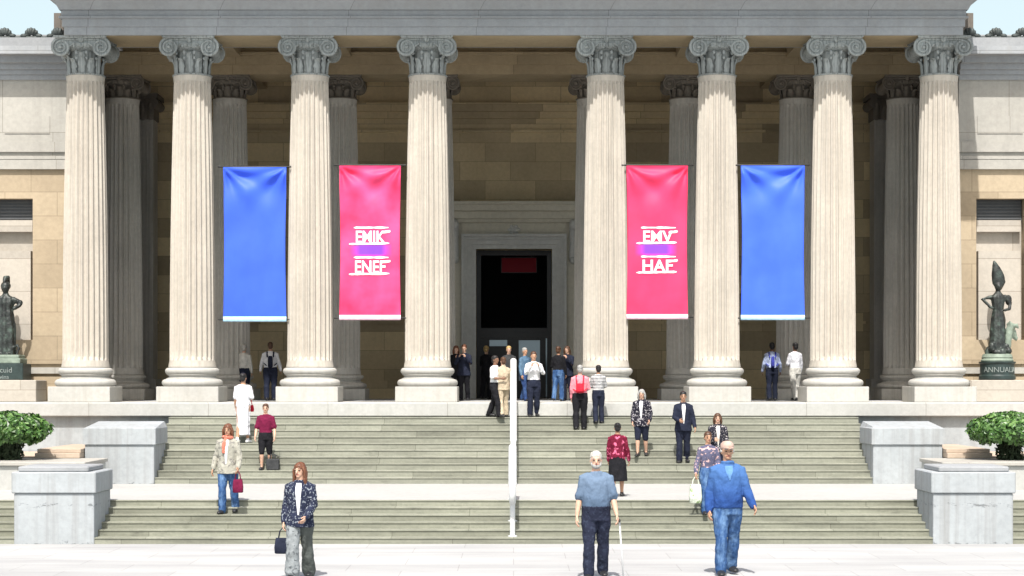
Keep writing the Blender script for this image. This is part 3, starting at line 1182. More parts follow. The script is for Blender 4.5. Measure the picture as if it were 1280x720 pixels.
# ------------------------------------------------------------------ banners
def banner_mat(name, colA, colB, patch=None):
    t = NT(name)
    p = t.pos(False)
    sep = t.node('ShaderNodeSeparateXYZ')
    t.link(p, sep.inputs[0])
    n = t.noise(p, 1.1, 3, .5)
    c = t.ramp(n, [(.35, colA), (.65, colB)])
    if patch:
        def soft(out, c0, half, blur):
            a = t.node('ShaderNodeMath', operation='SUBTRACT')
            t.link(out, a.inputs[0])
            a.inputs[1].default_value = c0
            ab = t.node('ShaderNodeMath', operation='ABSOLUTE')
            t.link(a.outputs[0], ab.inputs[0])
            mr = t.node('ShaderNodeMapRange')
            mr.inputs['From Min'].default_value = half + blur
            mr.inputs['From Max'].default_value = half - blur
            t.link(ab.outputs[0], mr.inputs['Value'])
            return mr.outputs[0]
        mm = t.node('ShaderNodeMath', operation='MULTIPLY')
        t.link(soft(sep.outputs['X'], patch[0], .40, .14), mm.inputs[0])
        t.link(soft(sep.outputs['Z'], patch[1], .14, .05), mm.inputs[1])
        c = t.mix(c, (.22, .05, .62), mm.outputs[0])
    t.b.inputs['Sheen Weight'].default_value = .1
    return t.done(c, .55, .3)


def banner(x0, x1, y0, y1, mat, hem_mat, label, seed, text=None):
    Y = 47.75
    X0, X1, Z1, Z0_ = wx(x0, Y), wx(x1, Y), wz(y0, Y), wz(y1, Y)
    W, H = X1 - X0, Z1 - Z0_
    r = empty('banner', ((X0 + X1) / 2, Y, Z0_))
    tag(r, label, 'banner', 'tall cloth banners hung between the columns')

    def off(x, z):
        t = z / H
        v = Vector((x * .9 + seed * 3.1, z * .55, seed))
        wv = .05 * mnoise.noise(v * 1.3) * math.sin(PI * min(1, max(0, t)))
        # folds fanning from the upper corners, as cloth hung at two points makes
        dl = math.atan2(x + W / 2, max(.02, H - z))
        dr = math.atan2(W / 2 - x, max(.02, H - z))
        fade = math.exp(-((H - z) / 1.0))
        wv += .055 * fade * (math.sin(dl * 9 + seed) + math.sin(dr * 9 - seed)) * min(1, (H - z) / .2)
        wv += .022 * (math.sin(x * 6.5 + seed + z * .9) + .5 * math.sin(x * 13 - z * 1.3 + 2 * seed)) * min(1, (H - z) / .7) * (.4 + .6 * mnoise.noise(Vector((x * .5, z * .8, seed))))
        return -wv

    def pinch(x, z):
        t = z / H
        return x * (1 - .035 * math.sin(PI * t))
    nx, nz = 48, 110
    m = MB()
    vs, fs = [], []
    hem = .125
    for i in range(nz + 1):
        z = hem + (H - hem) * i / nz
        for j in range(nx + 1):
            x = -W / 2 + W * j / nx
            vs.append((pinch(x, z), off(x, z), z))
    k = (nx + 1) * (nz + 1)
    vs += [(a, bb_ + .006, c) for a, bb_, c in vs]
    for i in range(nz):
        for j in range(nx):
            q = i * (nx + 1) + j
            fs.append((q, q + 1, q + nx + 2, q + nx + 1))
            fs.append((k + q, k + q + nx + 1, k + q + nx + 2, k + q + 1))
    for i in range(nz):
        for q in (i * (nx + 1), i * (nx + 1) + nx):
            fs.append((q, q + nx + 1, k + q + nx + 1, k + q))
    m.add(vs, fs)
    m.build('cloth', mat, r, True)
    m = MB()
    vs, fs = [], []
    for i, z in enumerate((.0, .02, hem - .02, hem)):
        for j in range(nx + 1):
            x = -W / 2 + W * j / nx
            vs.append((pinch(x, z), off(x, z) - (.018 if 0 < i < 3 else -.002), z))
    vs2 = [(a, bb_ + .04, c) for a, bb_, c in vs]
    k = len(vs)
    for i in range(3):
        for j in range(nx):
            q = i * (nx + 1) + j
            fs.append((q, q + 1, q + nx + 2, q + nx + 1))
            fs.append((k + q, k + q + nx + 1, k + q + nx + 2, k + q + 1))
    m.add(vs + vs2, fs)
    m.build('hem', hem_mat, r, True)
    m = MB()
    m.tube([(-W / 2 - .12, .02, H + .012), (W / 2 + .12, .02, H + .012)], [.022, .022], 8, (0, 0, 1))
    m.build('rod', M['iron'], r, True)
    m = MB()
    m.tube([(-W / 2 - .12, .02, .05), (W / 2 + .12, .02, .05)], [.018, .018], 8, (0, 0, 1))
    m.build('rod', M['iron'], r, True)
    if text:
        m = MB()

        def put(vs, fs, tz):
            m.add([(x, off(x, z) - .012 - tt, z) for x, z, tt in vs], fs)

        def strip(xa, xb, za, zb_, skew=0, ragged=.02, sd=0):
            n = 14
            vs = []
            for i in range(n + 1):
                x = xa + (xb - xa) * i / n
                e = ragged * mnoise.noise(Vector((x * 9, sd, seed)))
                taper = 1
                if i == 0 or i == n:
                    taper = .35
                zc = (za + zb_) / 2 + skew * (i / n - .5)
                h = (zb_ - za) / 2 * taper + e * .5
                vs += [(x, zc - h, .0), (x, zc + h, .0)]
            fs = [(2 * i, 2 * i + 2, 2 * i + 3, 2 * i + 1) for i in range(n)]
            put(vs, fs, 0)
        for (word, ztop, zbot, dx) in text:
            xs = W * .315
            zt = (402 - ztop) / 402
            strip(-xs + .08 + dx, xs - .02 + dx, H - ztop - .05, H - ztop, 0, .03, 1)
            strip(-xs - .04 + dx, xs + dx, H - zbot, H - zbot + .055, .02, .025, 2)
            vs, fs = text_mesh(word, .34, .003, .008)
            xm = max(abs(v[0]) for v in vs)
            zmax = max(v[1] for v in vs)
            ht = zbot - ztop - .15
            put([(v[0] / xm * xs * .80 + dx, H - zbot + .05 + v[1] / zmax * ht, v[2] + .004) for v in vs], fs, 0)
            strip(xs - .2 + dx, xs + .03 + dx, H - ztop - .16, H - ztop - .10, .03, .02, 3)
        o = m.build('lettering', M['banner_white'], r)
    return r


M['banner_white'] = simple('white banner print', (.82, .76, .80), .7, nvar=.06)
hem_blue = simple('pale blue hem', (.42, .66, .85), .6)
hem_pink = simple('pale pink hem', (.80, .55, .66), .6)
b_blue = banner_mat('royal blue cloth', (.034, .098, .68), (.044, .12, .76))
b_blue2 = banner_mat('bright blue cloth', (.038, .112, .72), (.052, .14, .80))
Hb = 3.85
b_pinkL = banner_mat('pink cloth', (.76, .025, .105), (.78, .075, .235), (0.02, Hb - 2.11))
b_pinkR = banner_mat('rose pink cloth', (.78, .03, .105), (.80, .045, .145), (-.03, Hb - 2.11))
banner(279, 358, 209, 402, b_blue, hem_blue, 'royal blue cloth banner with deep folds at its top, left of the lettered left banner', 1)
banner(424, 501, 207, 400, b_pinkL, hem_pink, 'pink banner with white lettering hanging just left of the doorway columns', 2.3, [('EMIK', 1.52, 1.97, 0), ('ENEF', 2.26, 2.72, 0)])
banner(783, 860, 207, 399, b_pinkR, hem_pink, 'rose pink banner with white lettering hanging just right of the doorway columns', 3.7, [('EMV', 1.52, 1.95, 0), ('HAF', 2.24, 2.68, 0)])
banner(926, 1006, 207, 400, b_blue2, hem_blue, 'smooth bright blue banner right of the lettered rose banner', 5.2)


# ------------------------------------------------------------------ handrails
def handrail(pts, label, x, w=.08):
    """pts: (Y, z_base) of the foot of each post; rail 1 m above"""
    r = empty('handrail', (x, pts[0][0], pts[0][1]))
    tag(r, label, 'handrail', 'white handrails on the middle of the steps')
    o = Vector((0, pts[0][0], pts[0][1]))
    top = [Vector((0, y, z + 1.02)) - o for y, z in pts]
    for q, wd in ((0, w), (-.32, .03)):
        m = MB()
        P = [p + Vector((0, 0, q)) for p in top]
        ext = [P[0] + Vector((0, -.2, -.02))] + P + [P[-1] + Vector((0, .25, 0))]
        m.tube(ext, [(wd, wd * .8)] * len(ext), 12)
        if q == 0:
            m.tube([ext[0], ext[0] + Vector((0, -.08, -.12)), ext[0] + Vector((0, 0, -.34)), P[0] + Vector((0, 0, -.36))], [w * .8] * 4, 10)
        m.build('rail', M['white_paint'], r, True)
    for (y, z) in pts:
        m = MB()
        p = Vector((0, y, z)) - o
        m.tube([p, p + Vector((0, 0, 1.0))], [(.05, .05), (.05, .05)], 12, (1, 0, 0), False)
        m.lathe([(.09, 0), (.09, .02), (.05, .03)], 14, p)
        m.build('post', M['white_paint'], r, True, 40)
    return r


handrail([(Y_FT + .2, RL), (Y_FT + .84, 3 * RL), (Y_LD0 + .25, ZL + .003)], 'white steel handrail in the middle of the lower steps', -.02)
handrail([(Y_UP0 - .3, ZL + .003), (Y_UP0 + .15 + TU * 3, ZL + RU * 4), (Y_UP0 + .15 + TU * 6, ZL + RU * 7), (YP + .25, ZF)], 'white steel handrail in the middle of the upper steps', -.005)

# ------------------------------------------------------------------ people
def skin_mat(name, c):
    t = NT(name)
    p = t.pos(False)
    n = t.noise(p, 14, 4)
    col = t.ramp(n, [(.3, mul(c, .88)), (.7, mul(c, 1.08))])
    t.b.inputs['Subsurface Weight'].default_value = .08
    t.b.inputs['Subsurface Radius'].default_value = (.02, .008, .005)
    return t.done(col, .5, .35)


SK = {'fair': skin_mat('fair skin', (.58, .36, .26)), 'tan': skin_mat('tan skin', (.44, .25, .16)), 'brown': skin_mat('brown skin', (.2, .105, .065))}
HM = {k: simple(k + ' hair', c, .5, nvar=.4, nscale=40) for k, c in
      {'white': (.44, .42, .38), 'black': (.012, .011, .011), 'brown': (.075, .035, .018), 'auburn': (.13, .05, .025), 'blond': (.42, .29, .12), 'grey': (.3, .3, .29)}.items()}
EYE = simple('dark eyes', (.02, .015, .012), .2)
LIP = simple('lips', (.35, .12, .1), .5)
SHOE_D = simple('dark shoe leather', (.02, .02, .022), .45)
SHOE_W = simple('white trainers', (.7, .7, .7), .6)
SHOE_T = simple('tan shoes', (.3, .19, .1), .6)
CL = {
    'navy': fabric('navy cloth', (.018, .022, .04)), 'black': fabric('black cloth', (.013, .013, .016)), 'charcoal': fabric('charcoal cloth', (.05, .052, .055)),
    'greygreen': fabric('grey green trousers cloth', (.085, .095, .09)), 'white': fabric('white cotton', (.70, .70, .71)), 'offwhite': fabric('off white linen', (.62, .6, .55)),
    'beige': fabric('beige cloth', (.48, .40, .29)), 'pink': fabric('pink cotton', (.75, .27, .32)), 'lightblue': fabric('light blue shirting', (.45, .52, .72)),
    'bluegrey': fabric('blue grey jersey', (.075, .115, .18), 'ombre', (.135, .19, .275)), 'royal': fabric('royal blue jersey', (.025, .07, .24), 'ombre', (.06, .14, .33)),
    'jeans': fabric('washed denim', (.035, .085, .21), 'denim', (.15, .26, .44), 6), 'jeans_dark': fabric('dark denim', (.022, .045, .13), 'denim', (.06, .12, .27), 5),
    'maroon': fabric('maroon cotton', (.15, .012, .045)), 'maroon_pink': fabric('maroon floral blouse', (.14, .01, .03), 'floral', (.72, .16, .28), 5),
    'navy_floral': fabric('navy white print jacket', (.02, .025, .05), 'floral', (.26, .29, .33), 15), 'black_floral': fabric('black white floral', (.015, .015, .025), 'floral', (.42, .4, .42), 11),
    'bw_check': fabric('black and white patterned jacket', (.02, .02, .03), 'floral', (.5, .47, .47), 13), 'stripe': fabric('white and grey striped top', (.66, .66, .66), 'stripes', (.05, .05, .06), 7),
    'rose_print': fabric('blush patterned blouse', (.10, .10, .16), 'floral', (.68, .45, .42), 7), 'denimshirt': fabric('denim shirt', (.06, .12, .2), 'denim', (.14, .23, .33), 6),
    'sand_jacket': fabric('pale sand jacket', (.36, .35, .30), 'floral', (.18, .17, .16), 7), 'coral': fabric('coral scarf cloth', (.55, .16, .11), 'floral', (.75, .45, .38), 12),
    'navy_print': fabric('navy trousers with pale print', (.02, .024, .045), 'floral', (.035, .045, .075), 10), 'lace': fabric('pale patterned trousers', (.24, .26, .27), 'floral', (.08, .09, .10), 10),
    'paleblue': fabric('pale blue knit', (.12, .25, .5)),
    'palepink': fabric('pale pink cap cloth', (.46, .33, .28)),
    'red': fabric('red canvas', (.5, .02, .04)), 'dress_white': fabric('white dress cotton', (.72, .72, .76)),
}


def hand_geo(m, wrist, d, side, curl=.35):
    """palm, four fingers of different lengths and a thumb; d is the forearm direction, palm faces the body"""
    d = d.normalized()
    nrm = Vector((-side, 0, 0))                    # palm normal, towards the body
    nrm = nrm - d * nrm.dot(d)
    if nrm.length < .3:
        nrm = Vector((0, 1, 0)) - d * d.y
    nrm.normalize()
    wd = d.cross(nrm).normalized()
    if wd.y > 0 and abs(d.y) < .8:
        wd = -wd                                   # width axis points to the front (thumb side)
    k0 = wrist - d * .02
    m.tube([k0, wrist + d * .02, wrist + d * .06, wrist + d * .092], [(.026, .019), (.034, .017), (.041, .016), (.038, .013)], 10, wd)
    for i, L in enumerate((.072, .082, .076, .058)):
        o = wrist + d * (.088 - .004 * abs(i - 1.3)) + wd * (.030 - .0195 * i)
        a1, a2 = curl, curl * 2.2
        d1 = (d * math.cos(a1) + nrm * math.sin(a1)).normalized()
        d2 = (d * math.cos(a2) + nrm * math.sin(a2)).normalized()
        d3 = (d * math.cos(a2 * 1.4) + nrm * math.sin(a2 * 1.4)).normalized()
        p1 = o + d1 * L * .45
        p2 = p1 + d2 * L * .32
        p3 = p2 + d3 * L * .23
        m.tube([o - d * .012, o, p1, p2, p3], [.0095, .0092, .0088, .008, .0068], 7)
    t0 = wrist + d * .022 + wd * .026
    td = (d * .75 + wd * .6 + nrm * .25).normalized()
    t1 = t0 + td * .036
    td2 = (d * .9 + wd * .25 + nrm * .3).normalized()
    t2 = t1 + td2 * .03
    m.tube([t0 - td * .012, t0, t1, t2, t2 + td2 * .018], [.0125, .0125, .0105, .0095, .0075], 7)


TORSO = [(.84, .13, .10, 0), (.87, .163, .113, 0), (.95, .170, .118, 0), (1.03, .156, .108, 0), (1.12, .146, .103, -.004), (1.23, .158, .112, -.008), (1.32, .164, .112, -.006), (1.385, .145, .098, 0), (1.43, .108, .078, .004), (1.475, .068, .062, .004), (1.52, .056, .056, 0), (1.57, .055, .057, -.004)]


def torso(m, sp, z0, z1, off, flare=0, n=28):
    rings = []
    fat, wide = sp.get('fat', 0), sp.get('wide', 1)
    zs = [z0] + [z for z, *_ in TORSO if z0 + .02 < z < z1 - .02] + [z1]
    for z in zs:
        for i in range(len(TORSO) - 1):
            if TORSO[i][0] <= z <= TORSO[i + 1][0] or i == len(TORSO) - 2 or (i == 0 and z < TORSO[0][0]):
                a, b_ = TORSO[i], TORSO[i + 1]
                t = min(1, max(0, (z - a[0]) / (b_[0] - a[0])))
                rx, ry, oy = [a[k] + (b_[k] - a[k]) * t for k in (1, 2, 3)]
                break
        if off and z < .95:
            rx, ry = max(rx, .17), max(ry, .118)
        belly = fat * math.exp(-((z - 1.08) / .14) ** 2)
        rx = rx * (1 + (wide - 1) * min(1, max(0, (1.47 - z) / .15))) + belly * .6 + off * (1 if z < 1.36 else .7)
        ry = ry + belly + off
        if flare and z < 1.05:
            f = flare * (1.05 - z)
            rx += f
            ry += f
        rings.append([(rx * math.copysign(abs(math.cos(2 * PI * j / n)) ** .96, math.cos(2 * PI * j / n)), oy - belly * .55 + ry * math.copysign(abs(math.sin(2 * PI * j / n)) ** .96, math.sin(2 * PI * j / n)), z) for j in range(n)])
    m.rings(rings)


def make_person(px, ytop, yfoot, label, Y=None, z=None, face=0, skin='fair', hair=('short', 'brown'), top=('tshirt', 'white'), bottom=('trousers', 'navy'),
                arms=((5, 8, 15, 5), (5, 8, 15, 5)), legs=(8, -8), knees=(8, 12), shoes=SHOE_D, fat=0, wide=1.0, inner=None, scarf=None, hat=None, lean=0, nod=0,
                h=None, detail=False, legmats=None, beard=None, head_turn=0, group=None):
    if Y is None:
        best = None
        for zz, y0, y1 in surfaces:
            y = (CAMZ - zz) * F / max(1, yfoot - HZ)
            ym = min(max(y, y0 + .09), y1 - .09) if y1 - y0 > .2 else (y0 + y1) / 2
            e = abs(HZ + (CAMZ - zz) * F / ym - yfoot)
            if best is None or e < best[0]:
                best = (e, ym, zz)
        _, Y, z = best
    if z is None:
        z = ZF
    X = wx(px, Y)
    fy = HZ + (CAMZ - z) * F / Y
    if h is None:
        h = (fy - ytop) * Y / F
    k = h / 1.76
    sp = {'fat': fat, 'wide': wide}
    vox = .010 if detail else .014
    m = MB()
    torso(m, sp, .85, 1.57, 0)
    # legs
    hips, knee, ank = {}, {}, {}
    for s, ph, kb in ((-1, legs[0], knees[0]), (1, legs[1], knees[1])):
        hp = Vector((s * .088 * wide, 0, .90))
        a, b_ = R(ph), R(ph - kb)
        kn = hp + .43 * Vector((s * .02, -math.sin(a), -math.cos(a)))
        an = kn + .40 * Vector((s * .01, -math.sin(b_), -math.cos(b_)))
        hips[s], knee[s], ank[s] = hp, kn, an
    low = min(ank[-1].z, ank[1].z)
    dz = .075 - low

    def up(v):
        return v + Vector((0, 0, dz))
    hips = {s: up(v) for s, v in hips.items()}
    knee = {s: up(v) for s, v in knee.items()}
    ank = {s: up(v) for s, v in ank.items()}
    mm = MB()
    mm.v = [(x, y, zz + dz) for x, y, zz in m.v]
    mm.f = m.f
    m = mm

    def leg(mb, s, add, hem=None, flare=0):
        hp, kn, an = hips[s], knee[s], ank[s]
        pts = [hp + Vector((0, 0, .02)), hp.lerp(kn, .35), hp.lerp(kn, .72), kn, kn.lerp(an, .28), kn.lerp(an, .7), an]
        rad = [(.092, .098), (.086, .09), (.068, .07), (.056, .058), (.057, .06), (.043, .045), (.036, .04)]
        rad = [(a * wide + add, b_ * wide + add) for a, b_ in rad]
        if flare:
            rad[4:] = [(a + flare * f, b_ + flare * f) for (a, b_), f in zip(rad[4:], (.25, .75, 1))]
        if hem is not None:
            n_ = max(2, round(hem * 6)) + 1
            pts, rad = pts[:n_], rad[:n_]
        mb.tube(pts, rad, 16)

    def foot(mb, s, add):
        an = ank[s]
        gz = an.z - .075
        tilt = .35 if gz > .03 else 0
        c, sn = math.cos(tilt), math.sin(tilt)

        def q(x, y, zz):
            return Vector((an.x + x + s * -y * .12, an.y + y * c, gz + zz + (y * sn if tilt else 0)))
        mb.tube([q(0, .055, .045), q(0, 0, .05), q(0, -.09, .042), q(0, -.15, .034), q(0, -.185, .03)],
                [(.034 + add, .040 + add * .3), (.036 + add, .046 + add * .3), (.043 + add, .036 + add * .3), (.042 + add, .03 + add * .2), (.03 + add, .024 + add * .2)], 14)
        mb.tube([an + Vector((0, 0, .03)), q(0, .01, .05)], [.037 + add * .6, .038 + add * .6], 12)
    for s in (-1, 1):
        leg(m, s, 0)
        foot(m, s, 0)
    # arms
    elb, wri, fdir = {}, {}, {}
    sh = {}
    for s, (p, ab, bd, inw) in ((-1, arms[0]), (1, arms[1])):
        p, ab, bd, inw = R(p), R(ab), R(bd), R(inw)
        S0 = Vector((s * .168 * (1 + (wide - 1) * .6), 0, 1.392 + dz))
        u = Vector((s * math.sin(ab), -math.sin(p) * math.cos(ab), -math.cos(p) * math.cos(ab))).normalized()
        f = Vector((s * (math.sin(ab) * math.cos(bd) - math.sin(inw)), -math.sin(p + bd) * math.cos(inw), -math.cos(p + bd) * math.cos(inw))).normalized()
        sh[s], elb[s] = S0, S0 + u * .285
        wri[s] = elb[s] + f * .245
        fdir[s] = f

    def arm(mb, s, add, upto=1.0, cuff=0):
        E, W = elb[s], wri[s]
        pts = [sh[s] + Vector((-s * .07, 0, .022)), sh[s], sh[s].lerp(E, .5), E, E.lerp(W, .35), E.lerp(W, .75), W]
        rad = [.05, .055, .047, .040, .041, .033, .027]
        rad = [r + add for r in rad]
        if upto < 1:
            n_ = 4 if upto > .45 else 3
            pts, rad = pts[:n_], rad[:n_]
            if upto <= .45:
                pts[-1] = sh[s].lerp(E, .62)
                rad[-1] += cuff
            else:
                pts[-1] = sh[s].lerp(E, .85)
                rad[-1] = .046 + add + cuff
        mb.tube(pts, rad, 14, (0, 1, 0))
    for s in (-1, 1):
        arm(m, s, 0)
    # head: skull, jaw, nose, brow, ears
    hz = 1.648 + dz
    hd = MB()
    hd.ellipsoid((0, 0, hz + .012), (.075, .094, .105), 20, 14)
    hd.ellipsoid((0, -.03, hz - .055), (.056, .062, .062), 16, 10)
    hd.ellipsoid((0, -.068, hz - .088), (.03, .026, .024), 12, 8)
    hd.tube([(0, -.092, hz + .012), (0, -.106, hz - .012), (0, -.112, hz - .03)], [.010, .014, .017], 8)
    hd.tube([(-.045, -.082, hz + .022), (0, -.094, hz + .024), (.045, -.082, hz + .022)], [.011, .013, .011], 8, (0, 0, 1))
    for s in (-1, 1):
        hd.ellipsoid((s * .077, .008, hz - .012), (.012, .022, .033), 10, 7)
    rot = Matrix.Rotation(R(head_turn), 3, 'Z') @ Matrix.Rotation(R(nod), 3, 'X')
    piv = Vector((0, 0, 1.56 + dz))

    def hrot(v):
        return tuple(rot @ (Vector(v) - piv) + piv)
    m.add([hrot(v) for v in hd.v], hd.f)
    hands = MB()
    for s in (-1, 1):
        hand_geo(hands, wri[s], fdir[s], s, .35)
    body = organic(m, 'person', SK[skin], None, vox, 3, 0, None, hands)
    body.location = (X, Y, z)
    body.rotation_euler.z = R(face)
    body.scale = (k, k, k)
    tag(body, label, 'person', group or 'visitors on the museum steps and plaza')
    # --- face
    if abs(face) < 100 and (detail or yfoot > 570):
        for s in (-1, 1):
            e = MB()
            e.ellipsoid(hrot((s * .031, -.085, hz + .002)), (.015, .012, .009), 8, 6)
            e.build('eye', EYE, body, True)
            e = MB()
            e.tube([hrot((s * .014, -.096, hz + .026)), hrot((s * .032, -.095, hz + .032)), hrot((s * .05, -.082, hz + .026))], [.006] * 3, 6)
            e.build('eyebrow', HM[hair[1]], body, True)
        e = MB()
        e.tube([hrot((-.026, -.080, hz - .062)), hrot((0, -.0935, hz - .060)), hrot((.026, -.080, hz - .062))], [.006, .009, .006], 6, (0, 0, 1))
        e.build('mouth', LIP, body, True)
    # --- hair
    st, hc = hair
    hb = MB()
    if st in ('short', 'bob', 'long', 'bun'):
        hb.ellipsoid((0, .008 if st != 'short' else .012, hz + (.042 if st != 'short' else .056)), (.084, .106 if st != 'short' else .1, .088 if st != 'short' else .078), 18, 12)
        hb.ellipsoid((0, .05, hz - .02), (.072, .06, .075), 14, 9)
        for s in (-1, 1):
            hb.ellipsoid((s * .066, .012, hz + .02), (.018, .042, .05), 10, 7)
    if st in ('bob', 'long'):
        L = .16 if st == 'bob' else .30
        for s in (-1, 1):
            hb.tube([(s * .062, -.02, hz + .07), (s * .088, -.012, hz), (s * .094, .0, hz - L * .55), (s * .085, .02, hz - L)], [(.022, .03), (.024, .045), (.028, .05), (.02, .035)], 10)
        hb.tube([(0, .07, hz + .04), (0, .09, hz - .06), (0, .09, hz - L)], [(.075, .04), (.085, .042), (.06, .03)], 12)
    if st == 'bun':
        hb.ellipsoid((0, .09, hz + .07), (.045, .045, .045))
    if st == 'bald':
        hb.tube([(-.075, .0, hz), (-.06, .06, hz), (0, .088, hz), (.06, .06, hz), (.075, .0, hz)], [(.022, .03)] * 5, 10, (0, 0, 1))
    hv = MB()
    hv.add([hrot(v) for v in hb.v], hb.f)
    organic(hv, 'hair', HM[hc], body, .011, 2, .022, TEX2)
    if beard:
        bb_ = MB()
        bb_.ellipsoid((0, -.058, hz - .082), (.053, .044, .04), 14, 9)
        for s in (-1, 1):
            bb_.tube([(s * .062, -.01, hz - .02), (s * .056, -.035, hz - .065), (s * .035, -.06, hz - .09)], [.016, .02, .02], 8)
        hv = MB()
        hv.add([hrot(v) for v in bb_.v], bb_.f)
        organic(hv, 'beard', HM[beard], body, .010, 1, .012, TEX2)
    if hat:
        hh = MB()
        hh.lathe([(.086, hz + .035), (.092, hz + .05), (.088, hz + .09), (.06, hz + .128), (.02, hz + .138)], 20, (0, .008, 0))
        hh.tube([(-.05, -.085, hz + .045), (0, -.15, hz + .04), (.05, -.085, hz + .045)], [(.03, .008)] * 3, 10, (0, 1, 0))
        hv = MB()
        hv.add([hrot(v) for v in hh.v], hh.f)
        hv.build('cap', CL[hat], body, True, 50)
    # --- clothes
    kind, cm = top
    g = MB()

    def sh_t(mb0, *a, **kw):
        t_ = MB()
        torso(t_, sp, *a, **kw)
        mb0.add([(x, y, zz + dz) for x, y, zz in t_.v], t_.f)
    if kind == 'tshirt':
        sh_t(g, .90, 1.49, .018)
        for s in (-1, 1):
            arm(g, s, .021, .7, .008)
    elif kind == 'tank':
        sh_t(g, .92, 1.47, .014)
        for s in (-1, 1):
            arm(g, s, .014, .3)
    elif kind == 'shirt':
        sh_t(g, .86, 1.50, .018)
        for s in (-1, 1):
            arm(g, s, .017)
    elif kind == 'jacket':
        sh_t(g, .79, 1.50, .030, flare=.07)
        for s in (-1, 1):
            arm(g, s, .021)
        g.tube([(-.06, .04, 1.5 + dz), (0, .065, 1.53 + dz), (.06, .04, 1.5 + dz)], [.025] * 3, 8, (0, 0, 1))
    elif kind == 'sweatshirt':
        sh_t(g, .90, 1.51, .032)
        for s in (-1, 1):
            arm(g, s, .024)
        g.tube([(.07 * math.cos(a), -.01 + .07 * math.sin(a), 1.505 + dz) for a in [i * PI / 6 for i in range(13)]], [.02] * 13, 8, (0, 0, 1), False)
    elif kind == 'dress':
        sh_t(g, .98, 1.48, .016)
        for s in (-1, 1):
            arm(g, s, .017, .7)
        rings = []
        for zz, rx, ry in ((1.06, .165, .125), (.95, .18, .14), (.75, .175, .14), (.45, .165, .14), (.2, .17, .15)):
            rings.append([(rx * math.cos(2 * PI * j / 40) * (1 + .07 * math.sin(8 * 2 * PI * j / 40)), ry * math.sin(2 * PI * j / 40) * (1 + .07 * math.sin(8 * 2 * PI * j / 40)), zz + dz) for j in range(40)])
        g.rings(rings[::-1])
    organic(g, {'tshirt': 'shirt', 'tank': 'shirt', 'shirt': 'shirt', 'jacket': 'jacket', 'sweatshirt': 'sweatshirt', 'dress': 'dress'}[kind], CL[cm], body, vox, 4, .032)
    short = isinstance(inner, tuple)
    if short:
        inner = inner[0]
    if inner:      # the shirt seen in an open jacket: a lapel-edged front panel standing on the chest
        q = MB()
        rings = []
        for zz, hw in (((1.27, .008), (1.33, .03), (1.38, .05), (1.42, .06), (1.46, .055)) if short else ((.98, .012), (1.1, .028), (1.25, .04), (1.34, .05), (1.40, .05), (1.46, .04))):
            for i in range(len(TORSO) - 1):
                if TORSO[i][0] <= zz <= TORSO[i + 1][0]:
                    a, b_ = TORSO[i], TORSO[i + 1]
                    t = (zz - a[0]) / (b_[0] - a[0])
                    ry = a[2] + (b_[2] - a[2]) * t
                    oy = a[3] + (b_[3] - a[3]) * t
            y = oy - ry - .036 - (.07 * (1.05 - zz) if zz < 1.05 else 0) - fat * .9 * math.exp(-((zz - 1.08) / .14) ** 2)
            rings.append([(-hw, y + .03, zz + dz), (-hw * .9, y - .004, zz + dz), (0, y - .014, zz + dz), (hw * .9, y - .004, zz + dz), (hw, y + .03, zz + dz)])
        q.rings(rings)
        q.build('shirt_front', CL[inner], body, True, 60)
    if scarf:
        q = MB()
        q.tube([(.085 * math.cos(a), -.005 + .08 * math.sin(a), 1.5 + .012 * math.sin(2 * a) + dz) for a in [i * PI / 7 for i in range(15)]], [.034] * 15, 10, (0, 0, 1), False)
        q.tube([(-.02, -.09, 1.49 + dz), (-.035, -.15, 1.4 + dz), (-.04, -.165, 1.2 + dz)], [(.03, .02), (.04, .018), (.045, .015)], 10)
        organic(q, 'scarf', CL[scarf], body, .012, 2, .02)
    bk, bmname = bottom
    g = MB()
    if bk in ('trousers', 'wide', 'shorts'):
        t_ = MB()
        torso(t_, sp, .81, 1.02, .020)
        g.add([(x, y, zz + dz) for x, y, zz in t_.v], t_.f)
        for s in (-1, 1):
            leg(g, s, .020 if bk != 'wide' else .024, .48 if bk == 'shorts' else None, .02 if bk == 'trousers' else (.045 if bk == 'wide' else 0))
        organic(g, 'shorts' if bk == 'shorts' else 'trousers', CL[bmname], body, vox, 4, .026)
        if legmats:     # one trouser leg in another cloth
            g = MB()
            s = legmats[0]
            hp, kn, an = hips[s], knee[s], ank[s]
            g.tube([hp.lerp(kn, .25), hp.lerp(kn, .6), kn, kn.lerp(an, .5), an + Vector((0, 0, .03))], [(.115, .118), (.105, .11), (.098, .102), (.105, .108), (.122, .125)], 16)
            organic(g, 'trouser_leg', CL[legmats[1]], body, vox, 3, .03)
    elif bk in ('skirt', 'longskirt'):
        rings = []
        lo = .52 if bk == 'skirt' else .38
        for t in (0, .12, .35, .7, 1):
            zz = 1.02 + (lo - 1.02) * t
            rx = .165 + .03 * min(1, t * 3) + .035 * t
            ry = .125 + .02 * min(1, t * 3) + .05 * t
            rings.append([(rx * math.cos(2 * PI * j / 40) * (1 + .05 * t * math.sin(9 * 2 * PI * j / 40)), ry * math.sin(2 * PI * j / 40) * (1 + .05 * t * math.sin(9 * 2 * PI * j / 40)), zz + dz) for j in range(40)])
        g.rings(rings[::-1])
        organic(g, 'skirt', CL[bmname], body, vox, 3, .02)
    for s in (-1, 1):
        q = MB()
        foot(q, s, .010)
        # the sole stays above the ground
        q.v = [(x, y, max(zz, .0)) for x, y, zz in q.v]
        q.build('shoe', shoes, body, True)
    MW = Matrix.Translation((X, Y, z)) @ Matrix.Rotation(R(face), 4, 'Z') @ Matrix.Scale(k, 4)
    return {'MW': MW, 'k': k, 'wri': wri, 'fdir': fdir, 'dz': dz, 'z': z, 'body': body, 'sh': sh, 'face': face}


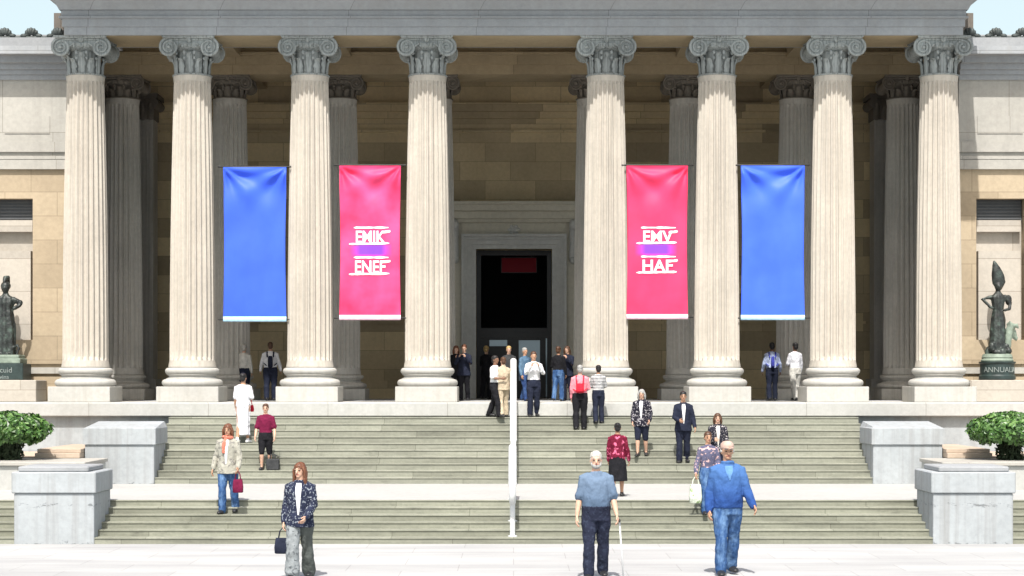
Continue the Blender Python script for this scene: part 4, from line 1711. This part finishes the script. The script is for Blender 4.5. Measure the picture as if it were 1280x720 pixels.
def bag(info, side, label, mat, w=.28, hgt=.24, d=.1, name='handbag', cat='bag'):
    """a bag hanging from a hand by its handles"""
    W = info['MW'] @ (info['wri'][side] + info['fdir'][side] * .095)
    k = info['k']
    r = empty(name, (W.x, W.y, W.z - (hgt + .16) * k), R(info['face']))
    r.scale = (k, k, k)
    tag(r, label, cat)
    m = MB()
    pts = []
    rings = []
    for t, sx, sy in ((0, .88, .8), (.04, 1, 1), (.4, 1.05, 1.1), (.8, .95, .8), (1, .88, .35)):
        ring = []
        for j in range(24):
            a = 2 * PI * j / 24
            c, s_ = math.cos(a), math.sin(a)
            ring.append((w / 2 * sx * math.copysign(abs(c) ** .5, c), d / 2 * sy * math.copysign(abs(s_) ** .6, s_), hgt * t))
        rings.append(ring)
    m.rings(rings)
    m.build('body', mat, r, True, 50)
    for s in (-1, 1):
        m = MB()
        m.tube([(-w * .28, s * d * .12, hgt * .95), (-w * .2, s * d * .1, hgt + .1), (0, 0, hgt + .165), (w * .2, s * d * .1, hgt + .1), (w * .28, s * d * .12, hgt * .95)], [.009] * 5, 7, (0, 1, 0))
        m.build('handle', mat, r, True)
    return r


def backpack(info, label, mat, w=.27, hgt=.36, d=.13, zc=1.2, front=False):
    """worn on the back (local +Y), with two shoulder straps"""
    dz = info['dz']
    k = info['k']
    o = info['MW'] @ Vector((0, 0, zc - hgt / 2 + dz))
    r = empty('backpack', o, R(info['face']))
    r.scale = (k, k, k)
    tag(r, label, 'backpack')
    y0 = .14
    m = MB()
    rings = []
    for t, sx, sy in ((0, .85, .75), (.05, 1, 1), (.5, 1, 1.05), (.85, .92, .85), (1, .6, .5)):
        rings.append([(w / 2 * sx * math.copysign(abs(math.cos(2 * PI * j / 24)) ** .6, math.cos(2 * PI * j / 24)), y0 + d / 2 + d / 2 * sy * math.copysign(abs(math.sin(2 * PI * j / 24)) ** .6, math.sin(2 * PI * j / 24)), hgt * t) for j in range(24)])
    m.rings(rings)
    m.build('body', mat, r, True, 50)
    m = MB()
    m.bevel_box(-w * .36, w * .36, y0 + d * .98, y0 + d + .035, hgt * .1, hgt * .5, .015)
    m.build('pocket', mat, r, True, 30)
    top = 1.47 - (zc - hgt / 2)
    for s in (-1, 1):
        m = MB()
        m.tube([(s * .09, y0 + .01, hgt * .9), (s * .10, .05, top + .01), (s * .10, -.06, top - .0), (s * .115, -.165, top - .14), (s * .14, -.16, top - .3), (s * .19, .02, .12), (s * .12, y0 + .01, .05)], [(.022, .008)] * 7, 8)
        m.build('strap', mat, r, True)
    return r


DOWN = (4, 9, 14, 6)
FWD = (22, 8, 28, 6)
BACK = (-18, 9, 18, 2)
PHONE = (38, 14, 118, 24)
HOLD = (10, 12, 80, 30)

# --- the three in front on the plaza
p1 = make_person(375, 578, 723, 'woman walking on the plaza in a navy jacket with pale print and grey green trousers', face=-4, hair=('long', 'auburn'), top=('jacket', 'navy_floral'),
                 bottom=('wide', 'greygreen'), inner='white', arms=((-8, 10, 22, 4), (14, 11, 30, 30)), legs=(14, -10), knees=(16, 10), legmats=(-1, 'lace'), detail=True, head_turn=-18)
p2 = make_person(745, 565, 724, 'white haired bearded man in blue grey polo shirt walking with a pale cane', hair=('short', 'white'), beard='grey', top=('tshirt', 'bluegrey'), bottom=('trousers', 'navy_print'),
                 arms=((2, 12, 12, 4), (6, 13, 20, 2)), legs=(8, -12), knees=(10, 6), fat=.04, wide=1.04, detail=True, shoes=SHOE_D)
p3 = make_person(909, 553, 719, 'man walking in a royal blue sweatshirt, blue jeans and a pale cap', face=6, skin='tan', hair=('bald', 'grey'), hat='palepink', top=('sweatshirt', 'royal'), bottom=('trousers', 'jeans'),
                 arms=((-6, 12, 22, 6), (14, 15, 26, 0)), legs=(12, -12), knees=(14, 8), fat=.03, wide=1.04, detail=True, inner=('paleblue', 1))
bag(p1, -1, 'small dark handbag held by the woman in the navy print jacket', CL['navy'], .26, .24, .1)
W = p2['MW'] @ (p2['wri'][1] + p2['fdir'][1] * .10)
r = empty('walking_stick', (W.x + .02, W.y - .03, 0))
tag(r, 'thin pale walking stick held by the white haired man in blue grey', 'walking stick')
m = MB()
m.tube([(.06, 0, .02), (0, 0, W.z)], [.012, .013], 10, (1, 0, 0), False)
m.build('shaft', M['white_paint'], r, True)
m = MB()
m.tube([(0, .06, W.z + .012), (0, .02, W.z + .02), (0, -.05, W.z + .012)], [.017, .018, .016], 10)
m.build('grip', M['iron'], r, True)
m = MB()
m.lathe([(.018, 0), (.018, .04), (.013, .05)], 12, (.06, 0, 0))
m.build('tip', M['iron'], r, True)

# --- lower steps and landing
p4 = make_person(885, 540, 643, 'person in a blush patterned blouse and jeans, behind the royal blue sweatshirt', face=10, skin='tan', hair=('short', 'brown'), top=('shirt', 'rose_print'),
                 bottom=('trousers', 'jeans'), arms=((6, 16, 18, 2), (10, 12, 60, 30)), legs=(14, -8), knees=(16, 8))
p5 = make_person(897, 517, 606, 'woman with wavy brown hair in a black and white patterned jacket', hair=('bob', 'brown'), top=('jacket', 'bw_check'), bottom=('trousers', 'navy'), inner='offwhite', arms=(HOLD, DOWN), legs=(6, -6), detail=True)
bag(p4, -1, 'green and white carrier bag beside the person in the blush patterned blouse', fabric('green and white bag', (.6, .64, .55), 'floral', (.22, .32, .14), 5), .26, .4, .12)
p6 = make_person(285, 530, 642, 'woman in a pale sand jacket with coral scarf and blue jeans on the lower steps', face=-8, hair=('bob', 'auburn'), top=('jacket', 'sand_jacket'), scarf='coral', bottom=('trousers', 'jeans'),
                 inner='white', arms=((-6, 16, 20, 4), (8, 14, 30, 6)), legs=(10, -10), knees=(14, 8), detail=True, skin='tan')
bag(p6, 1, 'plum shoulder bag held by the woman in the sand jacket', CL['maroon'], .2, .26, .09)
p7 = make_person(332, 505, 584, 'person in a plain maroon top and black shorts on the upper steps', hair=('short', 'brown'), top=('tshirt', 'maroon'), bottom=('shorts', 'black'), arms=((4, 14, 24, 8), (4, 14, 24, 8)), legs=(9, -7), knees=(18, 10), shoes=SHOE_D)
# bag standing at this person's feet
pz = p7['z']
r = empty('tote_bag', (p7['MW'].translation.x + .17, p7['MW'].translation.y - .03, pz))
tag(r, 'dark tote bag set down on the steps by the person in maroon and shorts', 'bag')
m = MB()
m.bevel_box(-.15, .15, -.06, .06, 0, .26, .02)
m.build('body', CL['charcoal'], r, True, 40)
for s in (-1, 1):
    m = MB()
    m.tube([(-.07, s * .045, .25), (-.05, s * .04, .36), (.05, s * .04, .36), (.07, s * .045, .25)], [.008] * 4, 7, (0, 1, 0))
    m.build('handle', CL['charcoal'], r, True)
p8 = make_person(304, 467, 557, 'slim woman in a long white dress climbing the upper steps', face=170, hair=('short', 'black'), skin='tan', top=('dress', 'dress_white'), bottom=('none', ''), arms=(HOLD, DOWN), legs=(8, -6), shoes=SHOE_W)
bag(p8, -1, 'small red bag carried by the woman in the long white dress', CL['red'], .2, .17, .08)
p23 = make_person(772, 529, 621, 'woman seen from behind in a maroon floral blouse and long black skirt', face=176, hair=('bun', 'black'), skin='tan', top=('shirt', 'maroon_pink'), bottom=('longskirt', 'black'), arms=((-4, 13, 20, 4), DOWN), legs=(10, -8), knees=(8, 14), detail=True)
p24 = make_person(802, 487, 573, 'bare legged woman in a black floral jacket and shorts on the upper steps', face=-10, hair=('bob', 'grey'), top=('jacket', 'black_floral'), bottom=('shorts', 'navy'), inner='white', arms=((6, 12, 30, 12), (8, 14, 40, 12)), legs=(7, -7))
p25 = make_person(854, 490, 575, 'man in an open navy jacket over a white shirt and dark trousers', skin='tan', hair=('short', 'black'), top=('jacket', 'navy'), bottom=('trousers', 'navy'), inner='white', arms=((14, 12, 60, 30), (4, 14, 20, 4)), legs=(5, -6))
# --- top of the steps
p21 = make_person(725, 457, 535, 'person in a pink shirt with a red backpack, seen from behind', face=178, skin='fair', hair=('short', 'grey'), top=('shirt', 'pink'), bottom=('trousers', 'black'), arms=(HOLD, DOWN), legs=(5, -4), wide=1.12, fat=.02)
backpack(p21, 'small red backpack on the back of the person in pink', CL['red'], .22, .26, .1, 1.14)
p22 = make_person(748, 457, 533, 'person in a white and grey striped top beside the one in pink', face=185, skin='tan', hair=('short', 'black'), top=('shirt', 'stripe'), bottom=('trousers', 'navy'), arms=(HOLD, HOLD), legs=(4, -4))
p14 = make_person(619, 444, 522, 'person in a white top and black trousers just left of the handrail', face=60, skin='brown', hair=('short', 'black'), top=('tshirt', 'white'), bottom=('trousers', 'black'), arms=(HOLD, (10, 10, 50, 10)), legs=(18, -14), knees=(10, 10))
p15 = make_person(629, 447, 522, 'person in a beige coat between the white top and the handrail', face=200, skin='fair', hair=('short', 'brown'), top=('jacket', 'beige'), bottom=('trousers', 'beige'), arms=(DOWN, HOLD), legs=(6, -6))
p18 = make_person(667, 440, 517, 'person in a white shirt and dark trousers raising both hands to the face', face=8, skin='tan', hair=('short', 'brown'), top=('shirt', 'white'), bottom=('trousers', 'navy'), arms=(PHONE, PHONE), legs=(4, -5))
# --- in the portico
p12 = make_person(570, 441, 500, 'dark dressed woman left of the doorway, nearer the column', Y=53.0, h=1.5, face=20, hair=('bob', 'auburn'), top=('jacket', 'black'), bottom=('trousers', 'black'), arms=(PHONE, HOLD), legs=(4, -4))
p12b = make_person(580, 444, 500, 'dark dressed person with lifted phone hands left of the doorway', Y=51.6, h=1.5, face=-10, hair=('short', 'auburn'), top=('jacket', 'navy'), bottom=('trousers', 'black'), arms=(PHONE, PHONE), legs=(4, -4))
p13 = make_person(608, 437, 500, 'blond person in black inside the doorway on its left side', Y=56.5, h=1.56, face=150, hair=('short', 'blond'), top=('shirt', 'black'), bottom=('trousers', 'black'), arms=(DOWN, HOLD), legs=(4, -4))
p16 = make_person(636, 434, 500, 'blond person in charcoal behind the top of the handrail', Y=51, h=1.45, face=10, hair=('short', 'blond'), top=('shirt', 'charcoal'), bottom=('trousers', 'navy'), arms=(DOWN, HOLD), legs=(6, -6))
p17 = make_person(656, 440, 504, 'person in a denim shirt right of the handrail, partly behind the white shirt', Y=50, h=1.4, face=40, skin='tan', hair=('short', 'grey'), top=('shirt', 'denimshirt'), bottom=('trousers', 'jeans_dark'), arms=(DOWN, HOLD), legs=(16, -12))
p19 = make_person(698, 441, 503, 'person in a black top and blue jeans right of the doorway', Y=50.2, h=1.42, face=160, skin='tan', hair=('short', 'brown'), top=('shirt', 'black'), bottom=('trousers', 'jeans'), arms=(DOWN, HOLD), legs=(6, -6))
p20 = make_person(709, 441, 503, 'person in navy with long brown hair right of the doorway', Y=51, h=1.45, face=-25, skin='fair', hair=('long', 'brown'), top=('jacket', 'navy'), bottom=('trousers', 'navy'), arms=(HOLD, PHONE), legs=(4, -4))
p9 = make_person(305, 433, 500, 'person in an off white shirt deep in the portico behind the left blue banner', Y=53.6, h=1.55, face=170, skin='fair', hair=('short', 'white'), top=('shirt', 'offwhite'), bottom=('trousers', 'navy'), arms=(DOWN, DOWN), legs=(5, -5))
p10 = make_person(338, 430, 500, 'broad person in white with a navy backpack, below the left blue banner', Y=52.4, h=1.58, face=186, skin='tan', hair=('short', 'brown'), top=('shirt', 'white'), bottom=('trousers', 'navy'), arms=((4, 16, 30, 4), (4, 16, 30, 4)), wide=1.15, legs=(5, -5))
backpack(p10, 'narrow navy backpack worn under the left blue banner', CL['navy'], .15, .34, .1, 1.18)
p11 = make_person(965, 431, 500, 'person in a light blue shirt walking away below the right blue banner', Y=52, h=1.56, face=180, skin='brown', hair=('short', 'black'), top=('shirt', 'lightblue'), bottom=('trousers', 'navy'), arms=((4, 14, 24, 4), (4, 14, 24, 4)), legs=(5, -5))
backpack(p11, 'slim blue backpack worn by the person under the right blue banner', fabric('violet blue bag', (.05, .06, .32)), .11, .34, .09, 1.18)
p26 = make_person(994, 431, 500, 'slim person all in white just left of the second column from the right', Y=51.5, h=1.55, face=200, skin='brown', hair=('short', 'black'), top=('shirt', 'dress_white'), bottom=('trousers', 'offwhite'), arms=(DOWN, HOLD), legs=(8, -8))


# ------------------------------------------------------------------ run the remesh jobs
bpy.context.view_layer.update()
dg = bpy.context.evaluated_depsgraph_get()
new = []
for o, mat, after in JOBS:
    new.append(bpy.data.meshes.new_from_object(o.evaluated_get(dg)))
for (o, mat, after), me in zip(JOBS, new):
    old = o.data
    o.modifiers.clear()
    me.name = o.name
    if after:
        mb = MB()
        mb.v = [tuple(v.co) for v in me.vertices]
        mb.f = [tuple(p.vertices) for p in me.polygons]
        mb.add(after.v, after.f)
        me2 = mb.mesh(o.name)
        bpy.data.meshes.remove(me)
        me = me2
    me.polygons.foreach_set('use_smooth', [True] * len(me.polygons))
    if not me.materials:
        me.materials.append(mat)
    o.data = me
    bpy.data.meshes.remove(old)

# ------------------------------------------------------------------ light, sky, camera
EL, AZ = R(56), R(5)
sv = Vector((-math.sin(AZ) * math.cos(EL), -math.cos(AZ) * math.cos(EL), math.sin(EL)))
sun = bpy.data.lights.new('sun', 'SUN')
sun.energy = 5.0
sun.angle = R(.5)
sun.color = (1, .97, .925)
so = bpy.data.objects.new('sun', sun)
so.rotation_euler = (-sv).to_track_quat('-Z', 'Y').to_euler()
so.location = sv * 100
COL.objects.link(so)
w = bpy.data.worlds.new('World')
scn.world = w
w.use_nodes = True
sky = w.node_tree.nodes.new('ShaderNodeTexSky')
sky.sky_type = 'NISHITA'
sky.sun_disc = False
sky.sun_elevation = EL
sky.sun_rotation = PI + AZ
sky.air_density = 1.6
sky.dust_density = 5.0
bg = w.node_tree.nodes['Background']
bg.inputs['Strength'].default_value = .14
wn = w.node_tree.nodes
wl = w.node_tree.links
tc = wn.new('ShaderNodeTexCoord')
sp_ = wn.new('ShaderNodeSeparateXYZ')
wl.new(tc.outputs['Generated'], sp_.inputs[0])
mr = wn.new('ShaderNodeMapRange')          # thin milky haze low in the sky
mr.interpolation_type = 'SMOOTHSTEP'
mr.inputs['From Min'].default_value = .55
mr.inputs['From Max'].default_value = .05
mr.inputs['To Max'].default_value = .92
wl.new(sp_.outputs['Z'], mr.inputs['Value'])
mx = wn.new('ShaderNodeMix')
mx.data_type = 'RGBA'
wl.new(mr.outputs[0], mx.inputs[0])
wl.new(sky.outputs[0], mx.inputs[6])
mx.inputs[7].default_value = (5.0, 6.1, 6.5, 1)
wl.new(mx.outputs[2], bg.inputs['Color'])

cam = bpy.data.cameras.new('camera')
co = bpy.data.objects.new('camera', cam)
COL.objects.link(co)
co.location = (0, 0, CAMZ)
co.rotation_euler = (R(90), 0, 0)
cam.sensor_width = 36
cam.lens = 36 * F / 1280
cam.shift_y = (HZ - 360) / 1280
cam.shift_x = -(CX0 - 640) / 1280
cam.clip_start = .5
cam.clip_end = 2000
scn.camera = co
scn.view_settings.view_transform = 'Standard'
scn.view_settings.look = 'None'
scn.view_settings.gamma = 1
scn.view_settings.exposure = .30
scn.cycles.max_bounces = 6
scn.cycles.diffuse_bounces = 4
scn.cycles.use_denoising = True
